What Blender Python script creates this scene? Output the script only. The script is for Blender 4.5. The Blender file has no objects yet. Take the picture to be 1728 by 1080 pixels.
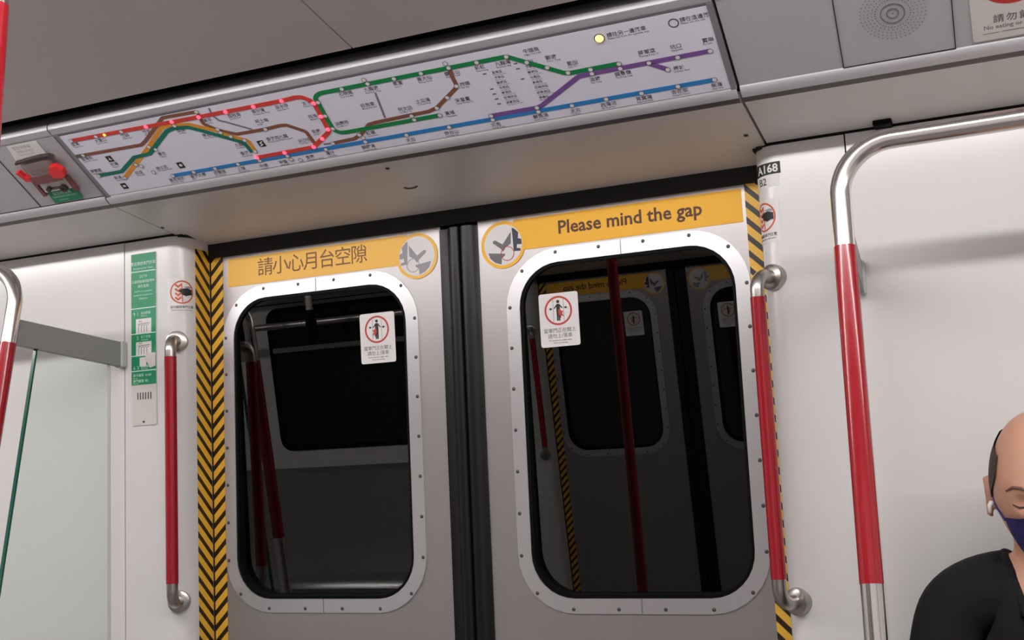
import bpy, bmesh, math, random
from mathutils import Vector, Matrix, Euler, noise

# ------------------------------------------------------------------ camera, world, exposure
sc = bpy.context.scene
COL = sc.collection
TH = 0.0636                     # the car's side walls lean inward by this angle
ZC = 1.361                      # wall-frame height about which the near wall leans
LIFT = 0.059
# wall frame (near wall upright, door faces at y = 0) -> true frame (floor at z = 0)
MW = (Matrix.Translation((0, 0, ZC + LIFT)) @ Matrix.Rotation(TH, 4, 'X') @ Matrix.Translation((0, 0, -ZC)))
OX, OY = -0.13, -1.475          # vertical axis about which the opposite side repeats this one
RZ = Matrix.Translation((OX, OY, 0)) @ Matrix.Rotation(math.pi, 4, 'Z') @ Matrix.Translation((-OX, -OY, 0))

cam_data = bpy.data.cameras.new('camera')
cam_data.sensor_width = 36.0
cam_data.lens = 1958.351 * 36.0 / 1728.0
cam_data.clip_start = 0.02
cam = bpy.data.objects.new('camera', cam_data)
COL.objects.link(cam)
R0, R1, R2 = (0.9172, 0.3956, -0.0464), (-0.0939, 0.1014, -0.9904), (-0.3871, 0.9128, 0.1302)
CR = Matrix(((R0[0], -R1[0], -R2[0]), (R0[1], -R1[1], -R2[1]), (R0[2], -R1[2], -R2[2]))).to_4x4()
cam.matrix_world = MW @ Matrix.Translation((1.1124, -2.3374, 1.2699)) @ CR
sc.camera = cam

world = bpy.data.worlds.new('world')
sc.world = world
world.use_nodes = True
world.node_tree.nodes['Background'].inputs[0].default_value = (0.004, 0.004, 0.005, 1)
world.node_tree.nodes['Background'].inputs[1].default_value = 1.0

sc.view_settings.view_transform = 'Standard'
sc.view_settings.look = 'None'
sc.view_settings.gamma = 1.0
sc.view_settings.use_curve_mapping = False
sc.view_settings.exposure = 0.0
LAMP = 38.5

# ------------------------------------------------------------------ materials
def lin(c):
    return tuple((x / 255 / 12.92) if x / 255 <= 0.04045 else ((x / 255 + 0.055) / 1.055) ** 2.4 for x in c)
MATS = {}
def mat(name, rgb, rough=0.5, metal=0.0, spec=0.5, coat=0.0, emit=None, estr=0.0, noise_amt=0.0, nscale=40.0, bump=0.0, stretch=None):
    if name in MATS: return MATS[name]
    m = bpy.data.materials.new(name); m.use_nodes = True
    nt = m.node_tree; b = nt.nodes['Principled BSDF']
    c = lin(rgb) + (1,)
    b.inputs['Base Color'].default_value = c
    b.inputs['Roughness'].default_value = rough
    b.inputs['Metallic'].default_value = metal
    b.inputs['Specular IOR Level'].default_value = spec
    b.inputs['Coat Weight'].default_value = coat
    if emit:
        b.inputs['Emission Color'].default_value = lin(emit) + (1,)
        b.inputs['Emission Strength'].default_value = estr
    if noise_amt or bump:
        tc = nt.nodes.new('ShaderNodeTexCoord'); mp = nt.nodes.new('ShaderNodeMapping')
        nt.links.new(tc.outputs['Object'], mp.inputs['Vector'])
        if stretch: mp.inputs['Scale'].default_value = stretch
        n = nt.nodes.new('ShaderNodeTexNoise'); n.inputs['Scale'].default_value = nscale; n.inputs['Detail'].default_value = 4
        nt.links.new(mp.outputs[0], n.inputs['Vector'])
        if noise_amt:
            mx = nt.nodes.new('ShaderNodeMix'); mx.data_type = 'RGBA'
            mx.inputs[6].default_value = tuple(x * (1 - noise_amt) for x in c[:3]) + (1,)
            mx.inputs[7].default_value = tuple(min(1, x * (1 + noise_amt)) for x in c[:3]) + (1,)
            nt.links.new(n.outputs['Fac'], mx.inputs[0]); nt.links.new(mx.outputs[2], b.inputs['Base Color'])
        if bump:
            bp_ = nt.nodes.new('ShaderNodeBump'); bp_.inputs['Strength'].default_value = bump; bp_.inputs['Distance'].default_value = 0.002
            nt.links.new(n.outputs['Fac'], bp_.inputs['Height']); nt.links.new(bp_.outputs[0], b.inputs['Normal'])
    MATS[name] = m
    return m

def glass_mat(name, tint, ior, rough=0.0, gloss=(1, 1, 1)):
    m = bpy.data.materials.new(name); m.use_nodes = True
    nt = m.node_tree; nt.nodes.clear()
    out = nt.nodes.new('ShaderNodeOutputMaterial'); mx = nt.nodes.new('ShaderNodeMixShader')
    tr = nt.nodes.new('ShaderNodeBsdfTransparent'); tr.inputs[0].default_value = tint + (1,)
    gl = nt.nodes.new('ShaderNodeBsdfGlossy'); gl.inputs['Roughness'].default_value = rough; gl.inputs[0].default_value = gloss + (1,)
    fr = nt.nodes.new('ShaderNodeFresnel'); fr.inputs[0].default_value = ior
    ge = nt.nodes.new('ShaderNodeNewGeometry')      # only the outer face of the pane reflects (no inner total reflection)
    sb = nt.nodes.new('ShaderNodeMath'); sb.operation = 'SUBTRACT'; sb.inputs[0].default_value = 1.0; nt.links.new(ge.outputs['Backfacing'], sb.inputs[1])
    mu = nt.nodes.new('ShaderNodeMath'); mu.operation = 'MULTIPLY'; nt.links.new(fr.outputs[0], mu.inputs[0]); nt.links.new(sb.outputs[0], mu.inputs[1])
    nt.links.new(mu.outputs[0], mx.inputs[0]); nt.links.new(tr.outputs[0], mx.inputs[1]); nt.links.new(gl.outputs[0], mx.inputs[2])
    nt.links.new(mx.outputs[0], out.inputs[0])
    MATS[name] = m
    return m

def stripe_mat(name, axis, sign, period=0.0345, phase=0.0):
    """yellow and black diagonal tape; stripes run at 45 degrees across `axis`"""
    m = bpy.data.materials.new(name); m.use_nodes = True
    nt = m.node_tree; b = nt.nodes['Principled BSDF']; b.inputs['Roughness'].default_value = 0.42
    tc = nt.nodes.new('ShaderNodeTexCoord'); sp = nt.nodes.new('ShaderNodeSeparateXYZ')
    nt.links.new(tc.outputs['Object'], sp.inputs[0])
    ml = nt.nodes.new('ShaderNodeMath'); ml.operation = 'MULTIPLY'; ml.inputs[1].default_value = sign
    nt.links.new(sp.outputs[axis], ml.inputs[0])
    ad = nt.nodes.new('ShaderNodeMath'); ad.operation = 'ADD'
    nt.links.new(sp.outputs['Z'], ad.inputs[0]); nt.links.new(ml.outputs[0], ad.inputs[1])
    dv = nt.nodes.new('ShaderNodeMath'); dv.operation = 'MULTIPLY_ADD'; dv.inputs[1].default_value = 1 / period; dv.inputs[2].default_value = 50 + phase
    nt.links.new(ad.outputs[0], dv.inputs[0])
    fr = nt.nodes.new('ShaderNodeMath'); fr.operation = 'FRACT'; nt.links.new(dv.outputs[0], fr.inputs[0])
    lt = nt.nodes.new('ShaderNodeMath'); lt.operation = 'LESS_THAN'; lt.inputs[1].default_value = 0.42
    nt.links.new(fr.outputs[0], lt.inputs[0])
    mx = nt.nodes.new('ShaderNodeMix'); mx.data_type = 'RGBA'
    mx.inputs[6].default_value = lin((238, 186, 62)) + (1,); mx.inputs[7].default_value = lin((42, 26, 18)) + (1,)
    nt.links.new(lt.outputs[0], mx.inputs[0]); nt.links.new(mx.outputs[2], b.inputs['Base Color'])
    MATS[name] = m
    return m

M_wall = mat('white_laminate', (224, 221, 219), 0.16, spec=0.5, noise_amt=0.015, nscale=3)
M_pillar = mat('white_pillar', (223, 220, 218), 0.2, spec=0.5)
M_soffit = mat('warm_grey_paint', (226, 222, 218), 0.38, noise_amt=0.05, nscale=5)
M_alu = mat('satin_aluminium', (206, 204, 206), 0.42, 0.4)
M_strip = mat('shaded_aluminium', (120, 115, 114), 0.4, 0.6)  # darker than the lip: the groove's shade is put into the colour
M_panelgrey = mat('grey_panel', (186, 184, 187), 0.42, 0.15, noise_amt=0.02, nscale=60)
M_ceil = mat('ceiling_grey', (222, 214, 212), 0.5, noise_amt=0.03, nscale=4)
M_black = mat('black_void', (18, 16, 18), 0.7)
M_rubber = mat('black_rubber', (17, 16, 18), 0.33, spec=0.35)
M_gasket = mat('gasket_rubber', (7, 7, 7), 0.6, spec=0.12)
M_door = mat('brushed_steel_door', (176, 171, 170), 0.36, 0.72, noise_amt=0.03, nscale=30, stretch=(1, 1, 0.15))
M_frame = mat('bright_aluminium', (222, 220, 222), 0.3, 0.82, noise_amt=0.03, nscale=14)
M_chrome = mat('polished_steel', (222, 216, 212), 0.2, 1.0)
M_satin = mat('satin_steel', (186, 180, 174), 0.3, 1.0)
M_red = mat('red_sleeve', (158, 20, 34), 0.2, spec=0.5, coat=0.35, noise_amt=0.04, nscale=50)
M_screw = mat('screw_grey', (92, 88, 88), 0.4, 0.7)
M_yellow = mat('banner_yellow', (250, 186, 40), 0.5)
M_glarey = mat('banner_glare_yellow', (248, 193, 84), 0.5)  # left banner's yellow, paled to paint in the reflected glare
M_brown = mat('banner_brown', (84, 40, 14), 0.5)
M_glareb = mat('banner_glare_brown', (124, 82, 44), 0.5)  # left banner's lettering, lightened by the same painted glare
M_white = mat('sticker_white', (226, 222, 220), 0.45)
M_offw = mat('plastic_white', (214, 206, 200), 0.4)
M_pgrey = mat('picto_grey', (104, 102, 106), 0.5)
M_pgrey2 = mat('picto_pale_grey', (152, 149, 153), 0.5)  # pale grey print; on the left banner's disc it paints in glare
M_navy = mat('picto_navy', (52, 50, 70), 0.5)
M_pred = mat('picto_red', (190, 52, 46), 0.5)
M_ored = mat('picto_orange_red', (206, 84, 44), 0.5)
M_pblack = mat('print_black', (26, 24, 26), 0.5)
M_pdark = mat('print_dark_grey', (70, 66, 70), 0.5)
M_green = mat('label_green', (20, 140, 92), 0.4)
M_gwhite = mat('label_pale', (206, 232, 218), 0.45)
M_map = mat('map_white', (226, 224, 236), 0.3, spec=0.5)
M_endf = mat('end_frame_grey', (142, 140, 146), 0.4, 0.3)
M_bar = mat('grey_bar', (150, 150, 148), 0.5, 0.2)
M_barcap = mat('pale_grey_cap', (190, 192, 188), 0.45)
M_gedge = mat('glass_green_edge', (40, 96, 82), 0.15)
M_knob = mat('dark_knob', (58, 44, 44), 0.4)
M_cover = mat('smoky_cover', (120, 106, 102), 0.14, spec=0.6, coat=0.5)
M_tabred = mat('tab_red', (226, 40, 44), 0.35)
M_tabmar = mat('tab_maroon', (128, 70, 72), 0.4)
M_floor = mat('floor_vinyl', (118, 115, 116), 0.5, noise_amt=0.12, nscale=90)
M_tunnel = mat('tunnel_concrete', (30, 29, 30), 0.9)
M_bench = mat('bench_steel', (190, 190, 188), 0.2, 0.9)
M_lamp = mat('lamp_diffuser', (255, 250, 244), 0.5, emit=(255, 252, 252), estr=LAMP)
M_led = mat('led_red', (255, 60, 80), 0.4, emit=(255, 70, 96), estr=2.6)
M_ledo = mat('led_orange', (255, 190, 60), 0.4, emit=(255, 190, 70), estr=1.6)
M_ledy = mat('led_yellow', (255, 226, 130), 0.4, emit=(255, 226, 140), estr=1.25)
G_door = glass_mat('dark_door_glass', (0.42, 0.43, 0.45), 1.72)
G_screen = glass_mat('clear_screen_glass', (0.93, 0.96, 0.945), 1.5)
LINE = {k: mat('line_' + k, c, 0.4) for k, c in dict(red=(214, 66, 56), brown=(134, 86, 68), orange=(226, 150, 48), teal=(16, 116, 98), blue=(46, 130, 196), green=(14, 132, 70), purple=(124, 84, 150), grey=(128, 122, 134), darkgrey=(104, 90, 86)).items()}
MS_L_jamb = stripe_mat('hazard_tape_left_jamb', 'Y', 1)
MS_L_leaf = stripe_mat('hazard_tape_left_leaf', 'X', -1, phase=0.25)
MS_R_leaf = stripe_mat('hazard_tape_right_leaf', 'X', 1, phase=0.3)
MS_R_jamb = stripe_mat('hazard_tape_right_jamb', 'Y', 1)

# ------------------------------------------------------------------ helpers
ORG = {}          # object -> wall-frame origin
TOPS = []         # (object, frame) for the final transform
def link(o): COL.objects.link(o); return o
def tag(o, label=None, cat=None, group=None, kind=None):
    if label: o['label'] = label
    if cat: o['category'] = cat
    if group: o['group'] = group
    if kind: o['kind'] = kind
    return o
def thing(name, loc, label=None, cat=None, group=None, kind=None, frame='wall'):
    o = link(bpy.data.objects.new(name, None)); o.empty_display_size = 0.05
    o.location = loc; ORG[o] = Vector(loc); TOPS.append((o, frame))
    return tag(o, label, cat, group, kind)
def obj(name, vf, m, parent=None, smooth=False, frame='wall', org=None, label=None, cat=None, group=None, kind=None):
    verts, faces = vf
    if parent is not None: o0 = ORG[parent]
    elif org is not None: o0 = Vector(org)
    else:
        n = max(1, len(verts)); xs = [v[0] for v in verts]; ys = [v[1] for v in verts]; zs = [v[2] for v in verts]
        o0 = Vector(((min(xs) + max(xs)) / 2, (min(ys) + max(ys)) / 2, min(zs)))
    me = bpy.data.meshes.new(name)
    me.from_pydata([Vector(v) - o0 for v in verts], [], faces)
    me.materials.append(m); me.validate()
    bm = bmesh.new(); bm.from_mesh(me); bmesh.ops.recalc_face_normals(bm, faces=bm.faces); bm.to_mesh(me); bm.free()
    if smooth:
        for p in me.polygons: p.use_smooth = True
        if smooth != 'all': me.set_sharp_from_angle(angle=math.radians(40))
    o = link(bpy.data.objects.new(name, me))
    ORG[o] = o0
    if parent is not None: o.parent = parent
    else: o.location = o0; TOPS.append((o, frame))
    return tag(o, label, cat, group, kind)
def join(*parts):
    V, F = [], []
    for v, f in parts:
        k = len(V); V += list(v); F += [tuple(i + k for i in p) for p in f]
    return V, F
def box(x0, x1, y0, y1, z0, z1):
    v = [(x, y, z) for x in (x0, x1) for y in (y0, y1) for z in (z0, z1)]
    return v, [(0, 1, 3, 2), (4, 6, 7, 5), (0, 4, 5, 1), (2, 3, 7, 6), (0, 2, 6, 4), (1, 5, 7, 3)]
def bevbox(x0, x1, y0, y1, z0, z1, b, seg=2):
    v, f = box(x0, x1, y0, y1, z0, z1)
    bm = bmesh.new(); vs = [bm.verts.new(p) for p in v]
    for q in f: bm.faces.new([vs[i] for i in q])
    bmesh.ops.recalc_face_normals(bm, faces=bm.faces)
    bmesh.ops.bevel(bm, geom=bm.edges[:], offset=b, segments=seg, affect='EDGES', profile=0.5)
    bm.verts.index_update()
    r = [tuple(p.co) for p in bm.verts], [tuple(p.index for p in q.verts) for q in bm.faces]; bm.free(); return r
def prof_x(pts, x0, x1, closed=False):
    """extrude a (y, z) profile along x"""
    n = len(pts); v = [(x0, y, z) for y, z in pts] + [(x1, y, z) for y, z in pts]
    f = [(i, (i + 1) % n, n + (i + 1) % n, n + i) for i in range(n if closed else n - 1)]
    if closed: f += [tuple(range(n)), tuple(range(2 * n - 1, n - 1, -1))]
    return v, f
def prof_z(pts, z0, z1, closed=False):
    n = len(pts); v = [(x, y, z0) for x, y in pts] + [(x, y, z1) for x, y in pts]
    f = [(i, (i + 1) % n, n + (i + 1) % n, n + i) for i in range(n if closed else n - 1)]
    if closed: f += [tuple(range(n)), tuple(range(2 * n - 1, n - 1, -1))]
    return v, f
def smooth_path(pts, rad, seg=8):
    """round the corners of a polyline"""
    P = [Vector(p) for p in pts]; out = [P[0]]
    for i in range(1, len(P) - 1):
        a, b, c = P[i - 1], P[i], P[i + 1]
        r = rad[i] if isinstance(rad, (list, tuple)) else rad
        d0 = (a - b).normalized(); d1 = (c - b).normalized()
        ang = d0.angle(d1); L = min(r / math.tan(ang / 2), (a - b).length * .499, (c - b).length * .499)
        p0 = b + d0 * L; p1 = b + d1 * L
        for k in range(seg + 1):
            t = k / seg
            # rational quadratic close to an arc
            w = math.sin(ang / 2)
            q = ((1 - t) ** 2 * p0 + 2 * t * (1 - t) * w * b + t * t * p1) / ((1 - t) ** 2 + 2 * t * (1 - t) * w + t * t)
            out.append(q)
    out.append(P[-1]); return out
def tube(path, r, n=20, cap=True):
    P = [Vector(p) for p in path]; V, F = [], []
    t = (P[1] - P[0]).normalized(); up = Vector((0, 0, 1)) if abs(t.z) < .9 else Vector((1, 0, 0))
    nrm = (up - t * up.dot(t)).normalized()
    for i, p in enumerate(P):
        if i == 0: t = (P[1] - P[0]).normalized()
        elif i == len(P) - 1: t = (P[-1] - P[-2]).normalized()
        else: t = ((P[i + 1] - p).normalized() + (p - P[i - 1]).normalized()).normalized()
        nrm = (nrm - t * nrm.dot(t)).normalized(); b = t.cross(nrm)
        rr = r[i] if isinstance(r, (list, tuple)) else r
        for k in range(n):
            a = 2 * math.pi * k / n; V.append(tuple(p + nrm * math.cos(a) * rr + b * math.sin(a) * rr))
    for i in range(len(P) - 1):
        for k in range(n):
            F.append((i * n + k, i * n + (k + 1) % n, (i + 1) * n + (k + 1) % n, (i + 1) * n + k))
    if cap: F.append(tuple(range(n - 1, -1, -1))); F.append(tuple((len(P) - 1) * n + k for k in range(n)))
    return V, F
def rrect(hw, hh, r, cx=0, cy=0, seg=8):
    pts = []
    for sx, sy, a0 in ((1, 1, 0), (-1, 1, 90), (-1, -1, 180), (1, -1, 270)):
        for k in range(seg + 1):
            a = math.radians(a0 + 90 * k / seg)
            pts.append((cx + sx * (hw - r) + r * math.cos(a), cy + sy * (hh - r) + r * math.sin(a)))
    return pts
def circle(cx, cy, r, n=32, ry=None):
    return [(cx + r * math.cos(2 * math.pi * k / n), cy + (ry or r) * math.sin(2 * math.pi * k / n)) for k in range(n)]
# flat 2-D shapes: lists of (verts2d, faces)
def poly(pts): return [tuple(p) for p in pts], [tuple(range(len(pts)))]
def band(outer, inner):
    n = len(outer); return [tuple(p) for p in outer] + [tuple(p) for p in inner], [(i, (i + 1) % n, n + (i + 1) % n, n + i) for i in range(n)]
def ring(cx, cy, r, w, n=40): return band(circle(cx, cy, r, n), circle(cx, cy, r - w, n))
def rect(x0, x1, y0, y1): return poly([(x0, y0), (x1, y0), (x1, y1), (x0, y1)])
def stroke(pts, w):
    """a polyline of width w as a strip of quads with mitred joints"""
    P = [Vector((p[0], p[1])) for p in pts]; L, Rr = [], []
    for i, p in enumerate(P):
        d0 = (p - P[i - 1]).normalized() if i else None; d1 = (P[i + 1] - p).normalized() if i < len(P) - 1 else None
        d = ((d0 or d1) + (d1 or d0)).normalized(); nn = Vector((-d.y, d.x))
        k = 1 / max(.5, nn.dot(Vector((-(d1 or d0).y, (d1 or d0).x))))
        L.append(tuple(p + nn * w / 2 * k)); Rr.append(tuple(p - nn * w / 2 * k))
    n = len(P); return L + Rr, [(i, i + 1, n + i + 1, n + i) for i in range(n - 1)]
def rounded(pts, r, seg=5): return [(p.x, p.y) for p in smooth_path([(a, b, 0) for a, b in pts], r, seg)]
def xf2(vf, s=1, dx=0, dy=0, sx=1, rot=0):
    c, q = math.cos(rot), math.sin(rot)
    return [((x * s * sx) * c - y * s * q + dx, (x * s * sx) * q + y * s * c + dy) for x, y in vf[0]], vf[1]
_TX = {}
def text2(body, size, x=0, y=0, align='LEFT', bold=0.0, spacing=1.0, sx=1.0):
    key = (body, align, bold, spacing)
    if key not in _TX:
        cu = bpy.data.curves.new('t', 'FONT'); cu.body = body; cu.align_x = align; cu.resolution_u = 2
        cu.offset = bold; cu.space_character = spacing
        o = bpy.data.objects.new('t', cu); COL.objects.link(o)
        me = bpy.data.meshes.new_from_object(o.evaluated_get(bpy.context.evaluated_depsgraph_get()))
        _TX[key] = ([(v.co.x, v.co.y) for v in me.vertices], [tuple(p.vertices) for p in me.polygons])
        bpy.data.objects.remove(o); bpy.data.curves.remove(cu); bpy.data.meshes.remove(me)
    return xf2(_TX[key], size, x, y, sx)
def solid(shape, f, h0, h1=None):
    """lay a 2-D shape on a surface f(a, b, h); with h1 it gets that thickness"""
    v, fc = shape
    if h1 is None: return [f(a, b, h0) for a, b in v], list(fc)
    n = len(v); V = [f(a, b, h1) for a, b in v] + [f(a, b, h0) for a, b in v]; F = list(fc)
    cnt = {}
    for p in fc:
        for i in range(len(p)):
            e = (p[i], p[(i + 1) % len(p)]); cnt[tuple(sorted(e))] = cnt.get(tuple(sorted(e)), 0) + 1
    for p in fc:
        for i in range(len(p)):
            a, b = p[i], p[(i + 1) % len(p)]
            if cnt[tuple(sorted((a, b)))] == 1: F.append((b, a, n + a, n + b))
    F += [tuple(n + i for i in reversed(p)) for p in fc]
    return V, F
# surfaces of the near side, wall frame; h is height above the surface towards the aisle
def on_door(a, b, h): return (a, -h, b)
YP, RC, XC, YC = -0.105, 0.045, 0.738, -0.06
def on_wall(a, b, h): return (a, YP - h, b)
def on_pillar(side):
    def f(s, b, h):       # s: arc length from the corner's start, towards the door
        if s <= 0: return (side * (XC - s), YP - h, b)
        t = s / RC
        if t <= math.pi / 2: return (side * (XC - (RC + h) * math.sin(t)), YC - (RC + h) * math.cos(t), b)
        return (side * (XC - RC - h), YC + (s - RC * math.pi / 2), b)
    return f
PP0 = (-0.493, 2.032); PD = (0.8402, -0.5423); PN = (-0.5423, -0.8402)
def on_panel(u, v, h): return (u, PP0[0] + PD[0] * v + PN[0] * h, PP0[1] + PD[1] * v + PN[1] * h)
SD = Vector((0.206, -0.0295)).normalized()
def on_soffit(u, v, h): return (u, -0.306 + SD.x * v + SD.y * h, 1.9125 + SD.y * v - SD.x * h)

# ------------------------------------------------------------------ big structure of the near side
def S(name, vf, m, **k): return obj(name, vf, m, kind='structure', **k)
XE = 4.2
near = []      # near-side objects that are repeated on the opposite side
near.append(S('wall_front', join(*[box(s * 0.8715, s * XE, YP, YP + 0.02, 0.0, 1.879) if s > 0 else box(-XE, -0.8715, YP, YP + 0.02, 0.0, 1.879) for s in (-1, 1)]), M_wall, org=(0, YP, 0)))
for s, nm in ((-1, 'trim_1'), (1, 'trim_2')):
    pts = [(s * 0.8685, YP + 0.015), (s * 0.8685, YP)] + [(on_pillar(s)(k / 12 * RC * math.pi / 2, 0, 0)[0], on_pillar(s)(k / 12 * RC * math.pi / 2, 0, 0)[1]) for k in range(13)] + [(s * 0.693, 0.03)]
    near.append(S(nm, prof_z(pts, 0.0, 1.8785), M_pillar, smooth=True))
near.append(S('trim_3', join(box(-0.8735, -0.8665, YP + 0.004, YP + 0.03, 0, 1.882), box(0.8665, 0.8735, YP + 0.004, YP + 0.03, 0, 1.882), box(-XE, -0.7, YP + 0.008, YP + 0.05, 1.876, 1.91), box(0.7, XE, YP + 0.008, YP + 0.05, 1.876, 1.91),
      box(-0.693, 0.693, -0.006, 0.05, 1.8345, 1.905), box(-0.74, -0.692, -0.09, 0.04, 1.876, 1.9), box(0.692, 0.74, -0.09, 0.04, 1.876, 1.9), box(-0.6935, -0.6885, 0.0, 0.05, 0, 1.86), box(0.6885, 0.6935, 0.0, 0.05, 0, 1.86)), M_black, org=(0, 0, 0)))
TRIM = [(-0.468, 2.085), (-0.497, 2.064), (-0.506, 2.055), (-0.5095, 2.047), (-0.508, 2.0405), (-0.499, 2.0345), (-0.4945, 2.0325), (-0.4935, 2.0335)]
LIP = [(-0.3365, 1.932), (-0.336, 1.928), (-0.3315, 1.9225), (-0.324, 1.9175), (-0.319, 1.915), (-0.3175, 1.9165)]
STRIP = [(-0.3185, 1.9172), (-0.305, 1.9105), (-0.304, 1.9128)]
for x0, x1, nm in ((-XE, -0.7213, 'trim_4'), (-0.7187, 0.718, 'trim_5'), (0.7238, XE, 'trim_6')):
    t = thing(nm, (x0 * .5 + x1 * .5, -0.4, 1.9), kind='structure'); near.append(t)
    mid = nm == 'trim_5'
    obj('top_rail', prof_x(TRIM, x0, x1), M_alu, t, smooth=True)
    obj('backing_panel', prof_x([on_panel(0, -0.002, -0.001)[1:], on_panel(0, 0.192, -0.001)[1:], on_panel(0, 0.192, -0.02)[1:], on_panel(0, -0.002, -0.02)[1:]], x0, x1, True), M_panelgrey, t)
    obj('bottom_lip', prof_x(LIP, x0, x1), M_alu, t, smooth=True)
    obj('shadow_strip', prof_x(STRIP, x0, x1), M_strip, t)
    yend = -0.002 if mid else YP - 0.002
    z = lambda y: 1.9125 + (y + 0.306) * (-0.1432)
    obj('soffit', prof_x([(-0.306, 1.9125), (yend, z(yend)), (yend, z(yend) + 0.02), (-0.306, 1.94)], x0, x1, True), M_soffit, t)
near.append(S('trim_7', join(prof_x([(-0.30, 1.93), (-0.34, 1.945), (-0.49, 2.05), (-0.02, 2.05), (-0.02, 1.895), (-0.06, 1.892)], -0.735, -0.70, True), prof_x([(-0.30, 1.93), (-0.34, 1.945), (-0.49, 2.05), (-0.02, 2.05), (-0.02, 1.895), (-0.06, 1.892)], 0.705, 0.74, True),
      prof_x([(-0.551, 2.0605), (-0.551, 2.12), (-0.44, 2.12), (-0.44, 2.05)], -XE, XE)), M_black, org=(0, -0.3, 1.9)))
near.append(S('wall_front_outer', prof_x([(0.3, 0.0), (0.3, 2.3), (-0.45, 2.3)], -XE, XE), M_tunnel))

# ceiling, lamps, floor: true frame
def tw(y, z):
    p = MW @ Vector((0, y, z)); return (p.y, p.z)
def mir(p): return (2 * OY - p[0], p[1])
A, B_ = tw(-0.55, 2.059), tw(-0.925, 2.1295)
Cc = (B_[0] - 0.09, 2.220)
LC = (OY, 2.205)
seamx = [-2.3, -1.12, 0.060, 1.24, 2.42]
for i, (side) in enumerate((0, 1)):
    q = (lambda p: p) if side == 0 else mir
    segs = []
    xs = [-XE] + (seamx if side == 0 else [2 * OX - s for s in reversed(seamx)]) + [XE]
    for a, b in zip(xs[:-1], xs[1:]):
        segs.append(prof_x([q(A), q(B_), (q(B_)[0], q(B_)[1] + .02), (q(A)[0], q(A)[1] + .012)], a + 0.0015, b - 0.0015, True))
    S('ceiling' if side == 0 else 'ceiling_far', join(*segs), M_ceil, frame='true', org=(0, q(A)[0], 2.0))
S('ceiling_centre', prof_x([(B_[0] - .002, B_[1]), (B_[0] - .006, B_[1] + .03), Cc, mir(Cc), mir((B_[0] - .006, B_[1] + .03)), mir((B_[0] - .002, B_[1])), mir((B_[0] + .01, B_[1] + .03)), mir((Cc[0], Cc[1] + .02)), (Cc[0], Cc[1] + .02), (B_[0] + .01, B_[1] + .03)], -XE, XE, True), M_ceil, frame='true')
S('ceiling_void', prof_x([tw(-0.43, 2.16), (Cc[0], 2.30), mir((Cc[0], 2.30)), mir(tw(-0.43, 2.16))], -XE, XE), M_black, frame='true')
S('floor', box(-XE, XE, 2 * OY - 0.4, 0.4, -0.03, 0), M_floor, frame='true')
for s, nm in ((-1, 'wall_left'), (1, 'wall_right')):
    S(nm, box(s * XE, s * XE + .02, 2 * OY - 0.4, 0.4, 0, 2.35), M_wall, frame='true')
lamp_mesh = None
for k, x in enumerate((-3.0, -1.78, -0.56, 0.66, 1.88, 3.1)):
    t = thing('ceiling_lamp', (x, LC[0], LC[1]), frame='true', label='strip lamp on the ceiling, out of view, ' + ['nearest the far left end', 'second from the left end', 'left of the door centre', 'right of the door centre', 'second from the right end', 'nearest the right end'][k], cat='lamp', group='strip lamps along the ceiling')
    obj('diffuser', prof_x([(LC[0] + .042 * math.cos(a_ * math.pi / 10), LC[1] - .036 * math.sin(a_ * math.pi / 10)) for a_ in range(11)], x - .59, x + .59), M_lamp, t, smooth=True)
    obj('housing', prof_x([(LC[0] + .05, LC[1]), (LC[0] + .05, LC[1] + .0145), (LC[0] - .05, LC[1] + .0145), (LC[0] - .05, LC[1])], x - .605, x + .605, True), M_alu, t)

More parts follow.
